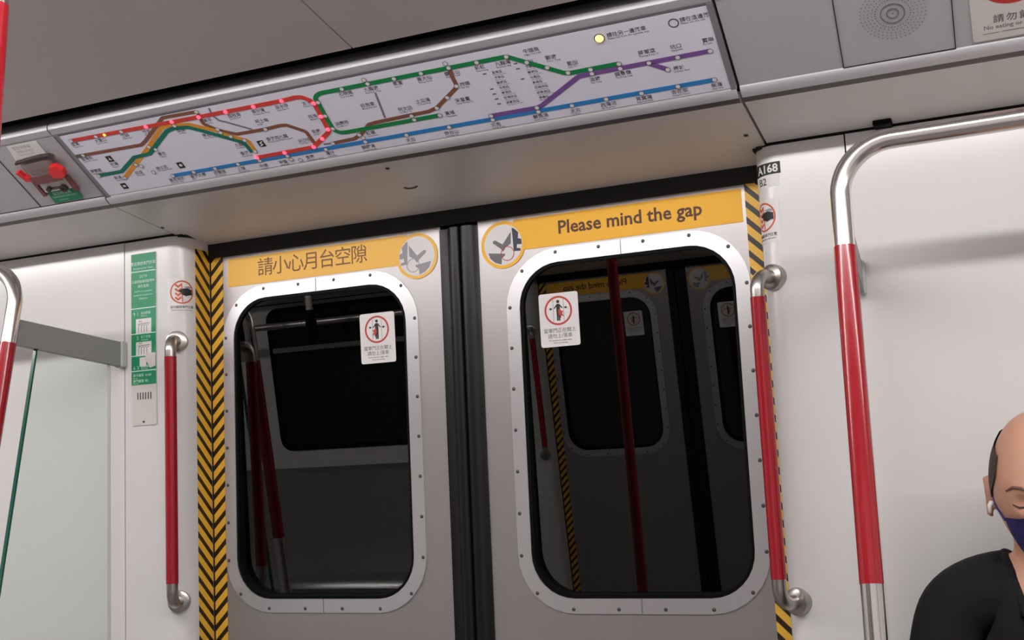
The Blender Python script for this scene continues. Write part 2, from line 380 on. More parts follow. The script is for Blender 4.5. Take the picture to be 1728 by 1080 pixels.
# ------------------------------------------------------------------ the doors
def door(name, s, label):
    C = 0.3816 * s
    t = thing(name, (C, 0, 0.02), label, 'door', kind='structure')
    x_in, x_out = s * 0.0475, s * 0.688
    out = rrect(0.2705, 0.3905, 0.125, C, ZC); inn = rrect(0.2395, 0.3595, 0.094, C, ZC)
    hole = rrect(0.25, 0.37, 0.105, C, ZC)
    n = len(hole)
    lo, hi = min(x_in, x_out), max(x_in, x_out)
    # leaf sheet with a window opening: ring from the opening to a rectangle
    def proj(p):
        dx, dz = p[0] - C, p[1] - ZC
        ex = (hi - C) if dx > 0 else (C - lo); ez = (1.85 - ZC) if dz > 0 else (ZC - 0.02)
        k = max(abs(dx) / ex, abs(dz) / ez)
        return (C + dx / k, ZC + dz / k)
    hole = []
    for i in range(len(out)):
        hole.append(rrect(0.25, 0.37, 0.105, C, ZC)[i])
    rim = [proj(p) for p in hole]
    # exact corners
    for cx, cz in ((lo, 0.02), (hi, 0.02), (lo, 1.85), (hi, 1.85)):
        j = min(range(len(rim)), key=lambda i: (rim[i][0] - cx) ** 2 + (rim[i][1] - cz) ** 2); rim[j] = (cx, cz)
    obj('leaf_panel', solid(band(rim, hole), on_door, -0.03, 0.0), M_door, t)
    fr = obj('window_frame', solid(band(out, inn), on_door, 0.0, 0.0035), M_frame, t)
    obj('frame_joint', join(solid(rect(C - 0.0008, C + 0.0008, ZC + .3595, ZC + .3905), on_door, .0036, .0042), solid(rect(C - 0.0008, C + 0.0008, ZC - .3905, ZC - .3595), on_door, .0036, .0042)), M_pgrey, fr)
    a, d, e, h, cx, cz = 0.2626, 0.0897, 0.0996, 0.3812, 0.2299, 0.348
    sp = [(sx * a, k * d) for sx in (-1, 1) for k in range(-3, 4)] + [((k - 1.5) * e, sz * h) for sz in (-1, 1) for k in range(4)] + [(sx * cx, sz * cz) for sx in (-1, 1) for sz in (-1, 1)]
    first = None
    for px, pz in sp:
        if first is None:
            prof = [(0.0, 0.0052), (0.0018, 0.0052), (0.0034, 0.0046), (0.0042, 0.0035)]
            V = [(0, -0.0035 - 0.0012, 0)]; F = []
            m = 12
            for r, hh in prof[1:]:
                for q in range(m): V.append((r * math.cos(2 * math.pi * q / m), -hh, r * math.sin(2 * math.pi * q / m)))
            for q in range(m): F.append((0, 1 + q, 1 + (q + 1) % m))
            for g in range(len(prof) - 2):
                for q in range(m): F.append((1 + g * m + q, 1 + g * m + (q + 1) % m, 1 + (g + 1) * m + (q + 1) % m, 1 + (g + 1) * m + q))
            V = [(x + C + px, y, z + ZC + pz) for x, y, z in V]
            first = obj('screw', (V, F), M_screw, fr, smooth=True)
            ORG0 = Vector((C + px, 0, ZC + pz))
        else:
            o = first.copy(); link(o); o.parent = fr; o.location = Vector((C + px, 0, ZC + pz)) - ORG0
    g0 = rrect(0.2415, 0.3615, 0.096, C, ZC); g1 = rrect(0.2325, 0.3525, 0.088, C, ZC); g2 = rrect(0.231, 0.351, 0.086, C, ZC)
    gl = [on_door(p[0], p[1], 0.0) for p in g0] + [on_door(p[0], p[1], 0.001) for p in g1] + [on_door(p[0], p[1], -0.030) for p in g2]
    n = len(g0)
    obj('window_gasket', (gl, [(r * n + i, r * n + (i + 1) % n, (r + 1) * n + (i + 1) % n, (r + 1) * n + i) for r in (0, 1) for i in range(n)]), M_gasket, t, smooth=True)
    tilt = lambda a, b, h: (a, -h - (b - ZC) * 0.028, b)
    obj('window_glass', solid(poly(rrect(0.236, 0.356, 0.09, C, ZC)), tilt, -0.020, -0.0135), G_door, t)
    # rubber edge seal where the leaves meet
    if s < 0: pts = [(-0.0475, 0.0), (-0.0475, -0.004), (-0.026, -0.005), (-0.0235, -0.007), (-0.020, -0.013), (-0.012, -0.017), (-0.003, -0.017), (0.003, -0.013), (0.0058, -0.006), (0.006, 0.02), (-0.0475, 0.02)]
    else: pts = [(0.0064, 0.02), (0.0066, -0.006), (0.009, -0.013), (0.014, -0.0165), (0.024, -0.018), (0.033, -0.016), (0.040, -0.010), (0.0445, -0.004), (0.0475, -0.002), (0.0475, 0.02)]
    obj('edge_seal', prof_z(pts, 0.02, 1.826, True), M_rubber, t, smooth=True)
    return t
D1 = door('door_1', -1, 'left leaf of the brushed steel train doors with a round-cornered window')
D2 = door('door_2', 1, 'right leaf of the brushed steel train doors with a round-cornered window')
near += [D1, D2]

def tape(name, vf, m, label):
    o = obj(name, vf, m, label=label, cat='hazard tape', group='black and yellow hazard tapes'); near.append(o); return o
tape('hazard_tape', join(box(-0.6932, -0.692, -0.056, -0.002, 0.02, 1.852)), MS_L_jamb, 'yellow and black hazard tape on the left door jamb, stripes sloping down to the right')
tape('hazard_tape', join(box(-0.6875, -0.6525, -0.001, 0.001, 0.02, 1.838)), MS_L_leaf, 'yellow and black hazard tape on the outer edge of the left door leaf')
tape('hazard_tape', join(box(0.6525, 0.6875, -0.001, 0.001, 0.02, 1.838)), MS_R_leaf, 'yellow and black hazard tape on the right door leaf, partly behind the handrail')

# banners above the windows
def gap_disc(t, s, glary):
    """round warning pictogram; s mirrors it"""
    cx, cz, r = s * 0.1085, 1.7735, 0.0455
    yel = M_glarey if glary else M_yellow
    d = obj('pictogram_disc', solid(poly(circle(cx, cz, 0.0465, 48)), on_door, 0.0011, 0.0014), M_white, t)
    obj('disc_border', solid(ring(cx, cz, 0.0535, 0.0075, 48), on_door, 0.0012, 0.0016), yel, t)
    g = M_pgrey2 if glary else M_pgrey
    f = lambda pts: [(cx - s * x * r, cz + y * r) if s > 0 else (cx + x * r, cz + y * r) for x, y in pts]
    q = lambda pts: solid(poly(f(pts)), on_door, 0.0016, 0.0019)
    trn = [(-0.60, 0.76), (-0.50, 0.78), (-0.56, -0.38), (-0.92, -0.40), (-0.92, -0.28), (-0.72, -0.24), (-0.74, -0.06), (-0.99, -0.08), (-0.98, 0.18), (-0.80, 0.24), (-0.84, 0.52)]
    obj('train_shape', q(trn), M_pgrey2 if glary else M_navy, d)
    obj('leg_shape', join(q([(-0.44, 0.60), (0.02, 0.02), (-0.12, -0.16), (-0.42, 0.02)]), q([(0.02, 0.02), (0.40, 0.26), (0.52, 0.24), (0.54, 0.14), (0.16, -0.16), (0.0, -0.34), (-0.14, -0.14)]), q([(-0.10, -0.46), (0.80, -0.34), (0.70, -0.62), (0.46, -0.84), (0.12, -0.97), (0.10, -0.66), (-0.06, -0.56)])), g, d)
    c2 = f([(-0.22, -0.46)])[0]
    obj('gap_circle', solid(ring(c2[0], c2[1], 0.36 * r, 0.0016), on_door, 0.0020, 0.0022), M_pgrey2 if glary else M_pred, d)
def banner(s, txt, glary, label):
    yel = M_glarey if glary else M_yellow
    t = thing('warning_banner', (s * 0.38, 0, 1.755), label, 'sign', 'yellow banners above the door windows'); near.append(t)
    x0, x1 = (-0.637, -0.135) if s < 0 else (0.135, 0.6455)
    obj('background', solid(rect(x0, x1, 1.7565, 1.8265), on_door, 0.0003, 0.001), yel, t)
    obj('lettering', solid(txt, on_door, 0.0011, 0.0013), M_glareb if glary else M_brown, t)
    gap_disc(t, s, glary)
cn = [text2(c, 0.0475, -0.5495 + i * 0.0440, 1.7785, bold=0.002) for i, c in enumerate('請小心月台空隙')]
banner(-1, join(*cn), True, 'faded yellow banner with a Chinese platform gap warning on the left door')  # reflection glare is put into this banner's paler colours
banner(1, text2('Please mind the gap', 0.0410, 0.2395, 1.7825, bold=0.020, sx=0.985), False, 'bright yellow banner reading Please mind the gap on the right door')

# window stickers, on the panes (which lean a little)
def on_pane(a, b, h): return (a, -h - (b - ZC) * 0.028, b)
def door_sticker(x0, x1, s, label):
    z0, z1 = 1.536, 1.653; cx = (x0 + x1) / 2; w = x1 - x0
    t = thing('warning_sticker', (cx, 0, z0), label, 'sticker', 'white warning stickers on the door windows'); near.append(t)
    H = -0.0132
    obj('backing', solid(poly(rrect(w / 2, (z1 - z0) / 2, 0.0055, cx, (z0 + z1) / 2)), on_pane, H, H + 0.0006), M_white, t)
    ccx, ccz = cx - 0.001, 1.6145
    obj('red_ring', solid(ring(ccx, ccz, 0.032, 0.0042), on_pane, H + .0007, H + .001), M_pred, t)
    P = lambda pts: poly([(ccx + s * x, ccz + y) for x, y in pts])
    man = [P([(-.003, .0145), (.003, .0145), (.0045, .0045), (.0035, -.0225), (.0005, -.0225), (.0, -.006), (-.0005, -.0225), (-.0038, -.0225), (-.0042, .0045)]), P([(-.003, .0145), (-.0105, .005), (-.009, .0038), (-.002, .0105)]), P([(.003, .0145), (.0105, .005), (.009, .0038), (.002, .0105)]), poly(circle(ccx, ccz + .0195, .0036, 16)),
           P([(-.019, .0078), (-.013, .0045), (-.019, .0012)]), P([(-.022, .0052), (-.019, .0052), (-.019, .0038), (-.022, .0038)]), P([(.019, .0088), (.013, .0055), (.019, .0022)]), P([(.022, .0062), (.019, .0062), (.019, .0048), (.022, .0048)])]
    obj('figure', join(*[solid(p, on_pane, H + .0007, H + .001) for p in man]), M_pblack, t)
    obj('door_lines', join(*[solid(rect(ccx + a - .0004, ccx + a + .0004, ccz - .024, ccz + .024), on_pane, H + .00065, H + .0008) for a in (-.0115, .0125)]), M_pgrey, t)
    obj('red_splash', solid(P([(.001, .002), (.004, .004), (.006, .000), (.012, -.002), (.008, -.006), (.013, -.014), (.007, -.011), (.005, -.018), (.003, -.010), (.0, -.008)]), on_pane, H + .0011, H + .0013), M_pred, t)
    tx = [text2('當車門正在關上', .0108, cx, 1.5675, 'CENTER'), text2('請勿上/落車', .0108, cx, 1.5555, 'CENTER')]
    obj('chinese_lettering', join(*[solid(q, on_pane, H + .0007, H + .0009) for q in tx]), M_pgrey, t)
    tx = [text2('Do not board or alight when', .0045, cx, 1.5485, 'CENTER'), text2('Doors are closing', .0045, cx, 1.543, 'CENTER')]
    obj('english_lettering', join(*[solid(q, on_pane, H + .0007, H + .0009) for q in tx]), M_pdark, t)
door_sticker(-0.2685, -0.1765, -1, 'white do-not-board sticker with red ring on the left door window')
door_sticker(0.1845, 0.2755, 1, 'white do-not-board sticker with red ring on the right door window')

# ------------------------------------------------------------------ handrails beside the doors
def handrail(s, label):
    t = thing('door_handrail', (s * 0.7155, -0.099, 1.0), label, 'handrail', 'red-sleeved door handrails'); near.append(t)
    pf = on_pillar(s); sv = 0.0235
    b0, b1 = Vector(pf(sv, 1.007, 0.0)), Vector(pf(sv, 1.6195, 0.0))
    n = (Vector(pf(sv, 1.0, 1.0)) - Vector(pf(sv, 1.0, 0))).normalized()
    xr, yr = s * 0.6925, -0.151
    path = smooth_path([b0, (xr, yr, 1.007), (xr, yr, 1.6195), b1], 0.034, 10)
    lowp = [p for p in path[:12]] + [Vector((xr, yr, 1.054))]
    upp = [Vector((xr, yr, 1.577))] + [p for p in path[12:]]
    obj('steel_bend', tube(lowp, 0.0133, 20), M_satin, t, smooth=True)
    obj('steel_bend', tube(upp, 0.0133, 20), M_satin, t, smooth=True)
    obj('red_sleeve', tube([(xr, yr, 1.0535), (xr, yr, 1.3), (xr, yr, 1.5775)], 0.0142, 24), M_red, t, smooth=True)
    for b in (b0, b1):
        obj('flange', tube([b - n * .012, b + n * .004, b + n * .009, b + n * .0125], [0.026, 0.026, 0.025, 0.0175], 28), M_satin, t, smooth=True)
handrail(-1, 'short red handrail on the white pillar left of the doors')
handrail(1, 'short red handrail on the white pillar right of the doors')

# ------------------------------------------------------------------ draught screens with their slanted poles
def screen(s, label):
    t = thing('draught_screen', (s * 0.893, -0.45, 0.0), label, 'screen', 'glass draught screens with red poles'); near.append(t)
    ax = lambda z: Vector((s * (0.893 + (1.6 - z) * 0.015), -0.445 - (1.6 - z) * 0.172, z))
    top = [ax(1.60), ax(1.775), Vector((s * 1.20, -0.425, 1.775)), Vector((s * 1.9, -0.425, 1.775)), Vector((s * 2.9, -0.425, 1.775))]
    path = smooth_path(top, [0, .085, .3, .3, 0], 14)
    obj('steel_pole', tube(path, 0.0166, 24), M_chrome, t, smooth=True)
    obj('red_sleeve', tube([ax(1.602), ax(1.35), ax(1.083)], 0.0175, 26), M_red, t, smooth=True)
    obj('lower_pole', tube([ax(1.084), ax(0.6), ax(0.05)], 0.0166, 24), M_chrome, t, smooth=True)
    y0, z0, y1, z1, hh = -0.437, 1.6295, -0.107, 1.599, 0.0285
    bx = lambda y: s * (0.8735 + (0.893 - 0.8735) * (y1 - y) / (y1 - y0))
    v = []
    for d in (-.009, .009):
        v += [(bx(y0) + d, y0, z0 - hh), (bx(y0) + d, y0, z0 + hh), (bx(y1) + d, y1, z1 + hh + .001), (bx(y1) + d, y1, z1 - hh - .001)]
    obj('top_bar', (v, [(0, 1, 2, 3), (7, 6, 5, 4), (0, 4, 5, 1), (1, 5, 6, 2), (2, 6, 7, 3), (3, 7, 4, 0)]), M_bar, t)
    xa = bx(-.115)
    obj('bar_cap', bevbox(xa - .0135, xa + .0135, -0.124, -0.106, z1 - hh - .0025, z1 + hh + .0045, 0.004), M_barcap, t)
    top_e = lambda y: 1.612 - (y + .372) * .09 - .008
    ey = lambda z: -0.372 - (1.595 - z) * 0.175
    pane = [(-0.152, top_e(-.152)), (-0.152, 0.45), (ey(.45) + .004, 0.45), (ey(1.3) + .004, 1.3), (ey(top_e(-.372)) + .004, top_e(-.372))]
    n = len(pane)
    obj('glass_pane', ([(bx(y) - .004, y, z) for y, z in pane] + [(bx(y) + .004, y, z) for y, z in pane], [tuple(range(n)), tuple(range(2 * n - 1, n - 1, -1))]), G_screen, t)
    obj('glass_edge', ([(bx(ey(z)) + dx, ey(z) + dy, z) for z in (.45, 1.603) for dx, dy in ((-.004, 0), (.004, 0), (.004, .005), (-.004, .005))], [(0, 1, 5, 4), (1, 2, 6, 5), (2, 3, 7, 6), (3, 0, 4, 7)]), M_gedge, t, label='green polished edge of the glass')
    obj('glass_edge', ([(bx(-.152) + dx, -.152 + dy, z) for z in (.45, 1.588) for dx, dy in ((-.004, 0), (.004, 0), (.004, -.002), (-.004, -.002))], [(0, 1, 5, 4), (1, 2, 6, 5), (2, 3, 7, 6), (3, 0, 4, 7)]), M_barcap, t)
screen(-1, 'slanted red and steel pole with a glass draught screen at the left edge')
screen(1, 'slanted red and steel pole with overhead rail beside the seated person')
obj('rail_clamp', join(bevbox(0.9255, 0.9595, -0.135, -0.100, 1.8775, 1.8985, 0.003)), M_gasket, label='small black clamp above the overhead rail, under the ceiling trim', cat='clamp')

# ------------------------------------------------------------------ pillar labels
fL, fR = on_pillar(-1), on_pillar(1)
t = thing('emergency_instruction_sign', (-0.8095, YP, 1.424), 'tall green and white emergency instruction sign on the left pillar', 'sign')
obj('cover_plate', solid(poly(rrect(0.0378, 0.2115, 0.004, -0.8088, 1.6355)), on_wall, 0.0, 0.0025), M_offw, t)
gx0, gx1 = -0.8465, -0.7715
ge = obj('green_label', solid(rect(gx0, gx1, 1.5225, 1.846), on_wall, .0026, .003), M_green, t)
cxg = (gx0 + gx1) / 2
w_ = [rect(gx0, gx1, z - .0012, z + .0012) for z in (1.8015, 1.710, 1.6475, 1.5935, 1.5565)]
w_ += [text2('緊急開啟車門手掣', .0095, cxg, 1.818, 'CENTER'), text2('Emergency door release', .0062, cxg, 1.8075, 'CENTER'), text2('CCTV', .009, cxg, 1.786, 'CENTER'), text2('正被閉路電視監察中', .0078, cxg, 1.7735, 'CENTER'), text2('請勿濫用', .0085, cxg, 1.7615, 'CENTER'),
       text2('CCTV is in operation', .0062, cxg, 1.750, 'CENTER'), text2('Penalty for improper use', .0058, cxg, 1.741, 'CENTER'), text2('$5000 fine', .006, cxg, 1.732, 'CENTER'),
       text2('↑ 1', .012, gx0 + .004, 1.692, 'LEFT'), text2('拉出膠蓋', .0075, cxg - .008, 1.695), text2('Pull cover', .005, cxg - .008, 1.689), text2('2', .012, cxg - .021, 1.633), text2('拉下手掣', .0075, cxg - .008, 1.636), text2('Pull handle', .005, cxg - .008, 1.630),
       text2('↓ 3', .012, gx0 + .004, 1.560), text2('推開車門', .0075, cxg - .008, 1.564), text2('Push door', .005, cxg - .008, 1.559), text2('車卡編號  A168', .0082, gx0 + .005, 1.543), text2('Car no.', .0045, gx0 + .005, 1.538), text2('車門編號  B2', .0082, gx0 + .005, 1.529), text2('Door no.', .0045, gx0 + .005, 1.5245)]
obj('pale_lettering', join(*[solid(q, on_wall, .0031, .0033) for q in w_]), M_gwhite, ge)
for q in [rect(cxg - .023, cxg + .024, 1.6485, 1.684), rect(cxg - .023, cxg + .024, 1.5945, 1.627), rect(cxg - .012, cxg + .008, 1.567, 1.589)]:
    obj('white_diagram', solid(q, on_wall, .0031, .0034), M_white, ge)
hands = []
for z0 in (1.650, 1.596):
    for k in range(4): hands.append(stroke([(cxg - .015 + k * .0085, z0), (cxg - .015 + k * .0085, z0 + .017), (cxg - .009 + k * .0085, z0 + .019)], .0013))
    hands.append(stroke([(cxg - .017, z0 + .021), (cxg + .019, z0 + .0225)], .0016)); hands.append(text2('拉出', .005, cxg - .014, z0 + .026))
obj('diagram_lines', join(*[solid(q, on_wall, .0035, .0037) for q in hands]), M_pgrey, ge)
obj('paper_scrap', solid(poly([(cxg + .008, 1.5975), (gx1 - .001, 1.5985), (gx1 - .0005, 1.566), (cxg + .02, 1.5615), (cxg + .0125, 1.575), (cxg + .005, 1.580)]), on_wall, .0038, .0045), M_offw, ge, label='torn pale patch over the third step')
obj('vent_slots', join(*[solid(rect(x - .0013, x + .0013, 1.4865, 1.5035), on_wall, .0026, .003) for x in [-.8275 + k * .0079 for k in range(6)]]), M_pblack, t)
obj('screw', solid(poly(circle(-.8097, 1.4325, .0028, 14)), on_wall, .0026, .0036), M_screw, t)

def hand_sticker(s, label):
    f = fL if s < 0 else fR
    t = thing('hand_sticker', f(.036, 1.69, 0), label, 'sticker', 'white keep-hands-clear stickers on the pillars')
    def w(shape, a, b):   # on the curved pillar: split faces finely
        bm = bmesh.new(); vs = [bm.verts.new((x, y, 0)) for x, y in shape[0]]
        for p in shape[1]:
            try: bm.faces.new([vs[i] for i in p])
            except ValueError: pass
        bmesh.ops.triangulate(bm, faces=bm.faces[:])
        for g in range(14):
            bmesh.ops.bisect_plane(bm, geom=bm.verts[:] + bm.edges[:] + bm.faces[:], plane_co=(g * .006 - .01, 0, 0), plane_no=(1, 0, 0))
        bm.verts.index_update()
        r = ([(v.co.x, v.co.y) for v in bm.verts], [tuple(v.index for v in q.verts) for q in bm.faces]); bm.free()
        return solid(r, f, a, b)
    c, z = .0365, 1.7405
    g = (lambda x: c + x) if s < 0 else (lambda x: c - x)
    obj('backing', w(rect(c - .036, c + .034, 1.689, 1.775), .0002, .0006), M_white, t)
    obj('red_ring', w(ring(c, z, .0285, .0032), .0007, .001), M_ored, t)
    d = s if s < 0 else 1
    k = 1
    ch = [[(g(-.016), z + .019 - q * .0105), (g(-.009), z + .013 - q * .0105), (g(-.002), z + .019 - q * .0105)] for q in range(4)]
    obj('chevrons', join(*[w(stroke(p, .0042), .0007, .001) for p in ch], w(stroke([(g(-.001), z + .022), (g(.001), z - .024)], .0022), .0007, .001)), M_ored, t)
    hand = [(g(.024), z + .006), (g(.012), z + .010), (g(.003), z + .009), (g(-.006), z + .005), (g(-.008), z + .001), (g(-.003), z - .001), (g(.000), z - .006), (g(.009), z - .010), (g(.018), z - .007), (g(.024), z - .007)]
    obj('hand_shape', w(poly(hand), .0011, .0013), M_pblack, t)
    obj('sleeve_shape', w(poly([(g(.002), z + .013), (g(.016), z + .015), (g(.023), z + .012), (g(.020), z + .009), (g(.008), z + .011)]), .0011, .0013), M_pgrey2, t)
    q = text2('請勿觸摸車門位置', .0072, c, 1.7015, 'CENTER'); r = text2('Keep hands clear of the doors', .0042, c, 1.6955, 'CENTER')
    mirror = (lambda v: v) if s < 0 else (lambda v: ([(2 * c - x, y) for x, y in v[0]], v[1]))
    obj('lettering', join(w(mirror(q), .0007, .0009), w(mirror(r), .0007, .0009)), M_pdark, t)
    return t
hand_sticker(-1, 'white sticker with a hand in a red ring on the left pillar')
hand_sticker(1, 'white sticker with a red ring wrapped around the right pillar edge, under the car number')

t = thing('car_number_label', fR(0.03, 1.797, 0), 'black and white label reading A168 and B2 at the top of the right pillar', 'label')
def wr(shape, a, b):
    bm = bmesh.new(); vs = [bm.verts.new((x, y, 0)) for x, y in shape[0]]
    for p in shape[1]:
        try: bm.faces.new([vs[i] for i in p])
        except ValueError: pass
    bmesh.ops.triangulate(bm, faces=bm.faces[:])
    for g in range(16): bmesh.ops.bisect_plane(bm, geom=bm.verts[:] + bm.edges[:] + bm.faces[:], plane_co=(g * .006 - .02, 0, 0), plane_no=(1, 0, 0))
    bm.verts.index_update()
    r = ([(v.co.x, v.co.y) for v in bm.verts], [tuple(v.index for v in q.verts) for q in bm.faces]); bm.free()
    return solid(r, fR, a, b)
flip = lambda v: ([(-x, y) for x, y in v[0]], v[1])
obj('black_field', wr(rect(-.0078, .062, 1.822, 1.8455), .0002, .0006), M_pblack, t)
obj('white_field', wr(rect(-.0045, .062, 1.798, 1.8218), .0002, .0006), M_white, t)
obj('car_number', wr(flip(text2('A168', .0225, -.0455, 1.826, bold=.02)), .0007, .0009), M_white, t)
obj('door_number', wr(flip(text2('B2', .0205, -.0435, 1.8025, bold=.008)), .0007, .0009), M_pdark, t)

# ------------------------------------------------------------------ route map over the door
t = thing('route_map', (0, -0.41, 1.985), 'long railway route map with coloured lines and red lamps above the doors', 'map')
MAPT = t
obj('map_face', solid(rect(-0.7055, 0.7090, 0.0045, 0.185), on_panel, 0.0, 0.002), M_map, t)
obj('end_frame', solid(rect(-0.7175, -0.7045, 0.0, 0.189), on_panel, 0.0, 0.003), M_endf, t)
obj('end_frame', solid(rect(0.7085, 0.7175, 0.0, 0.189), on_panel, 0.0, 0.003), M_endf, t)
obj('border_line', join(solid(rect(-0.7175, 0.7165, -0.001, 0.004), on_panel, 0.0, 0.0015), solid(rect(-0.7175, -0.7135, 0.0, 0.189), on_panel, 0.003, 0.0036)), M_pgrey, t)
HM = 0.0021
RT = {
 'grey': [[(-0.3133, 0.008), (-0.3173, 0.0277), (-0.3095, 0.0437), (-0.3, 0.0481), (-0.2522, 0.0796)], [(0.0509, 0.0487), (0.0413, 0.1117)], [(-0.12, 0.1488), (-0.0987, 0.1502)]],
 'brown': [[(-0.6845, 0.0633), (-0.5261, 0.0654), (-0.5088, 0.0569), (-0.4307, 0.0088), (-0.3462, 0.0107)], [(-0.3457, 0.0158), (-0.351, 0.0433), (-0.3281, 0.0642), (-0.3155, 0.0721), (-0.2929, 0.084), (-0.2232, 0.0849), (-0.1875, 0.0829), (-0.1727, 0.0846), (-0.14, 0.1096), (-0.1377, 0.1451)],
           [(-0.0987, 0.1502), (-0.0477, 0.1488), (-0.0246, 0.1386), (-0.0001, 0.1202), (0.0183, 0.1183), (0.0998, 0.1158), (0.1354, 0.1155), (0.1555, 0.1104), (0.2165, 0.0708), (0.2162, 0.048), (0.2184, 0.0299)]],
 'orange': [[(-0.6292, 0.1432), (-0.513, 0.0742), (-0.45, 0.0322), (-0.4335, 0.0300), (-0.3818, 0.0381), (-0.3358, 0.064), (-0.3198, 0.0789), (-0.287, 0.1007), (-0.2782, 0.1063), (-0.2799, 0.1334)]],
 'teal': [[(-0.6886, 0.1248), (-0.6241, 0.1249), (-0.5667, 0.0939), (-0.5231, 0.092), (-0.4446, 0.0437), (-0.4255, 0.0395), (-0.3908, 0.0435), (-0.3606, 0.0616), (-0.326, 0.0850), (-0.2905, 0.1085), (-0.2877, 0.1372)]],
 'blue': [[(-0.5099, 0.1608), (0.6851, 0.1602)]],
 'purple': [[(0.2525, 0.152), (0.3479, 0.1519), (0.3580, 0.1494), (0.449, 0.0989), (0.4752, 0.0978), (0.6928, 0.0966)], [(0.5817, 0.0991), (0.6108, 0.1193)]],
 'green': [[(-0.0757, 0.0453), (-0.078, 0.0368), (-0.0702, 0.0286), (-0.0592, 0.0250), (0.3345, 0.0258), (0.426, 0.085), (0.4377, 0.0876), (0.5297, 0.0873)], [(-0.0757, 0.0453), (-0.0787, 0.0799), (-0.0792, 0.1142), (-0.0767, 0.1216), (-0.0671, 0.1275), (-0.0525, 0.1288), (0.1525, 0.1287)]],
 'darkgrey': [[(-0.7045, 0.0631), (-0.6845, 0.0633)]],
 'red': [[(-0.679, 0.0203), (-0.548, 0.0216), (-0.4169, 0.0233), (-0.283, 0.0245), (-0.1488, 0.0248), (-0.1163, 0.0231), (-0.1025, 0.0256), (-0.0904, 0.0354), (-0.0856, 0.0451), (-0.0877, 0.0793), (-0.0902, 0.1133), (-0.0905, 0.1190), (-0.1151, 0.1336), (-0.1446, 0.1510), (-0.285, 0.152)]]}
for k, (col, lines) in enumerate(RT.items()):
    w = {'grey': .0045, 'red': .0098, 'brown': .0085}.get(col, .0098)
    parts = [solid(stroke(rounded(l, .012, 4) if len(l) > 2 else l, w), on_panel, HM + k * .00006, HM + .0003 + k * .00006) for l in lines]
    obj('route_line', join(*parts), LINE[col], t, label={'darkgrey': 'dark grey', }.get(col, col) + ' route line')
STN = [(-0.6838, 0.0206), (-0.6167, 0.022), (-0.5484, 0.0221), (-0.6845, 0.0633), (-0.5126, 0.0737), (-0.5015, 0.0837), (-0.5766, 0.1132), (-0.5664, 0.1199), (-0.5489, 0.1416), (-0.4172, 0.0334), (-0.3462, 0.0107), (-0.3273, 0.0629), (-0.3259, 0.0721), (-0.6886, 0.1248), (-0.6292, 0.1432), (-0.5099, 0.1606), (-0.4541, 0.1607), (-0.3981, 0.1611), (-0.3095, 0.0863), (-0.2853, 0.1023), (-0.2794, 0.1348), (-0.2232, 0.0849), (-0.3384, 0.1604), (-0.2838, 0.1612), (-0.2151, 0.1617), (-0.2120, 0.1723), (-0.1919, 0.1775), (-0.1222, 0.1622), (-0.0282, 0.1604), (0.0648, 0.1621), (-0.0757, 0.0453), (-0.0783, 0.0799), (-0.0792, 0.1142), (-0.0987, 0.1502), (-0.0322, 0.1409), (-0.0272, 0.1495), (-0.0111, 0.025), (0.0462, 0.0247), (0.0435, 0.0147), (0.1031, 0.0253), (0.1605, 0.0254), (0.2183, 0.0252), (0.2162, 0.0144), (0.2753, 0.0256), (0.3345, 0.0258), (0.3669, 0.0466), (0.0971, 0.1183), (0.098, 0.1283), (0.1555, 0.1104), (0.1865, 0.0908), (0.2156, 0.0687), (0.1536, 0.1289), (0.1596, 0.161), (0.2532, 0.1518), (0.2527, 0.1618), (0.3479, 0.1519), (0.3471, 0.1619), (0.3997, 0.0661), (0.4332, 0.0861), (0.4756, 0.0882), (0.4752, 0.0978), (0.5295, 0.0876), (0.5287, 0.0983), (0.5821, 0.0977), (0.6345, 0.0972), (0.6928, 0.0966), (0.6108, 0.1193), (0.415, 0.1613), (0.4825, 0.1602), (0.55, 0.1611), (0.6182, 0.1603), (0.6851, 0.1594)]
obj('station_rings', join(*[solid(ring(u, v, .0052, .0016, 16), on_panel, .0031, .0033) for u, v in STN]), M_pgrey, t)
obj('station_dots', join(*[solid(poly(circle(u, v, .0040, 16)), on_panel, .0031, .00335) for u, v in STN]), M_white, t)
LED = [(-0.4828, 0.0223), (-0.4165, 0.0228), (-0.3493, 0.0242), (-0.283, 0.0245), (-0.2158, 0.025), (-0.1488, 0.0248), (-0.0856, 0.0451), (-0.0877, 0.0793), (-0.0902, 0.1133), (-0.1151, 0.1336), (-0.1446, 0.1504), (-0.2162, 0.152), (-0.285, 0.152)]
def dome(u, v, r, m, lab=None):
    V = [on_panel(u, v, .0038 + r * .35)]; F = []; n = 14
    for a in (35, 65, 90):
        for q in range(n):
            V.append(on_panel(u + r * math.sin(math.radians(a)) * math.cos(2 * math.pi * q / n), v + r * math.sin(math.radians(a)) * math.sin(2 * math.pi * q / n), .0033 + r * .5 * math.cos(math.radians(a))))
    F += [(0, 1 + q, 1 + (q + 1) % n) for q in range(n)]
    for g in range(2): F += [(1 + g * n + q, 1 + g * n + (q + 1) % n, 1 + (g + 1) * n + (q + 1) % n, 1 + (g + 1) * n + q) for q in range(n)]
    return obj('indicator_lamp', (V, F), m, MAPT, smooth=True, label=lab)
for u, v in LED: dome(u, v, .0046, M_led, 'lit red station lamp')
dome(-0.5929, 0.0217, .0036, M_ledo, 'small lit orange lamp')
dome(0.5124, 0.0264, .0078, M_ledy, 'large lit yellow exit-side lamp')
obj('legend_ring', join(solid(ring(0.6463, 0.0253, .0092, .0018), on_panel, HM, HM + .0004), solid(ring(0.5124, 0.0264, .0096, .0018), on_panel, HM, HM + .0004)), M_pdark, t)
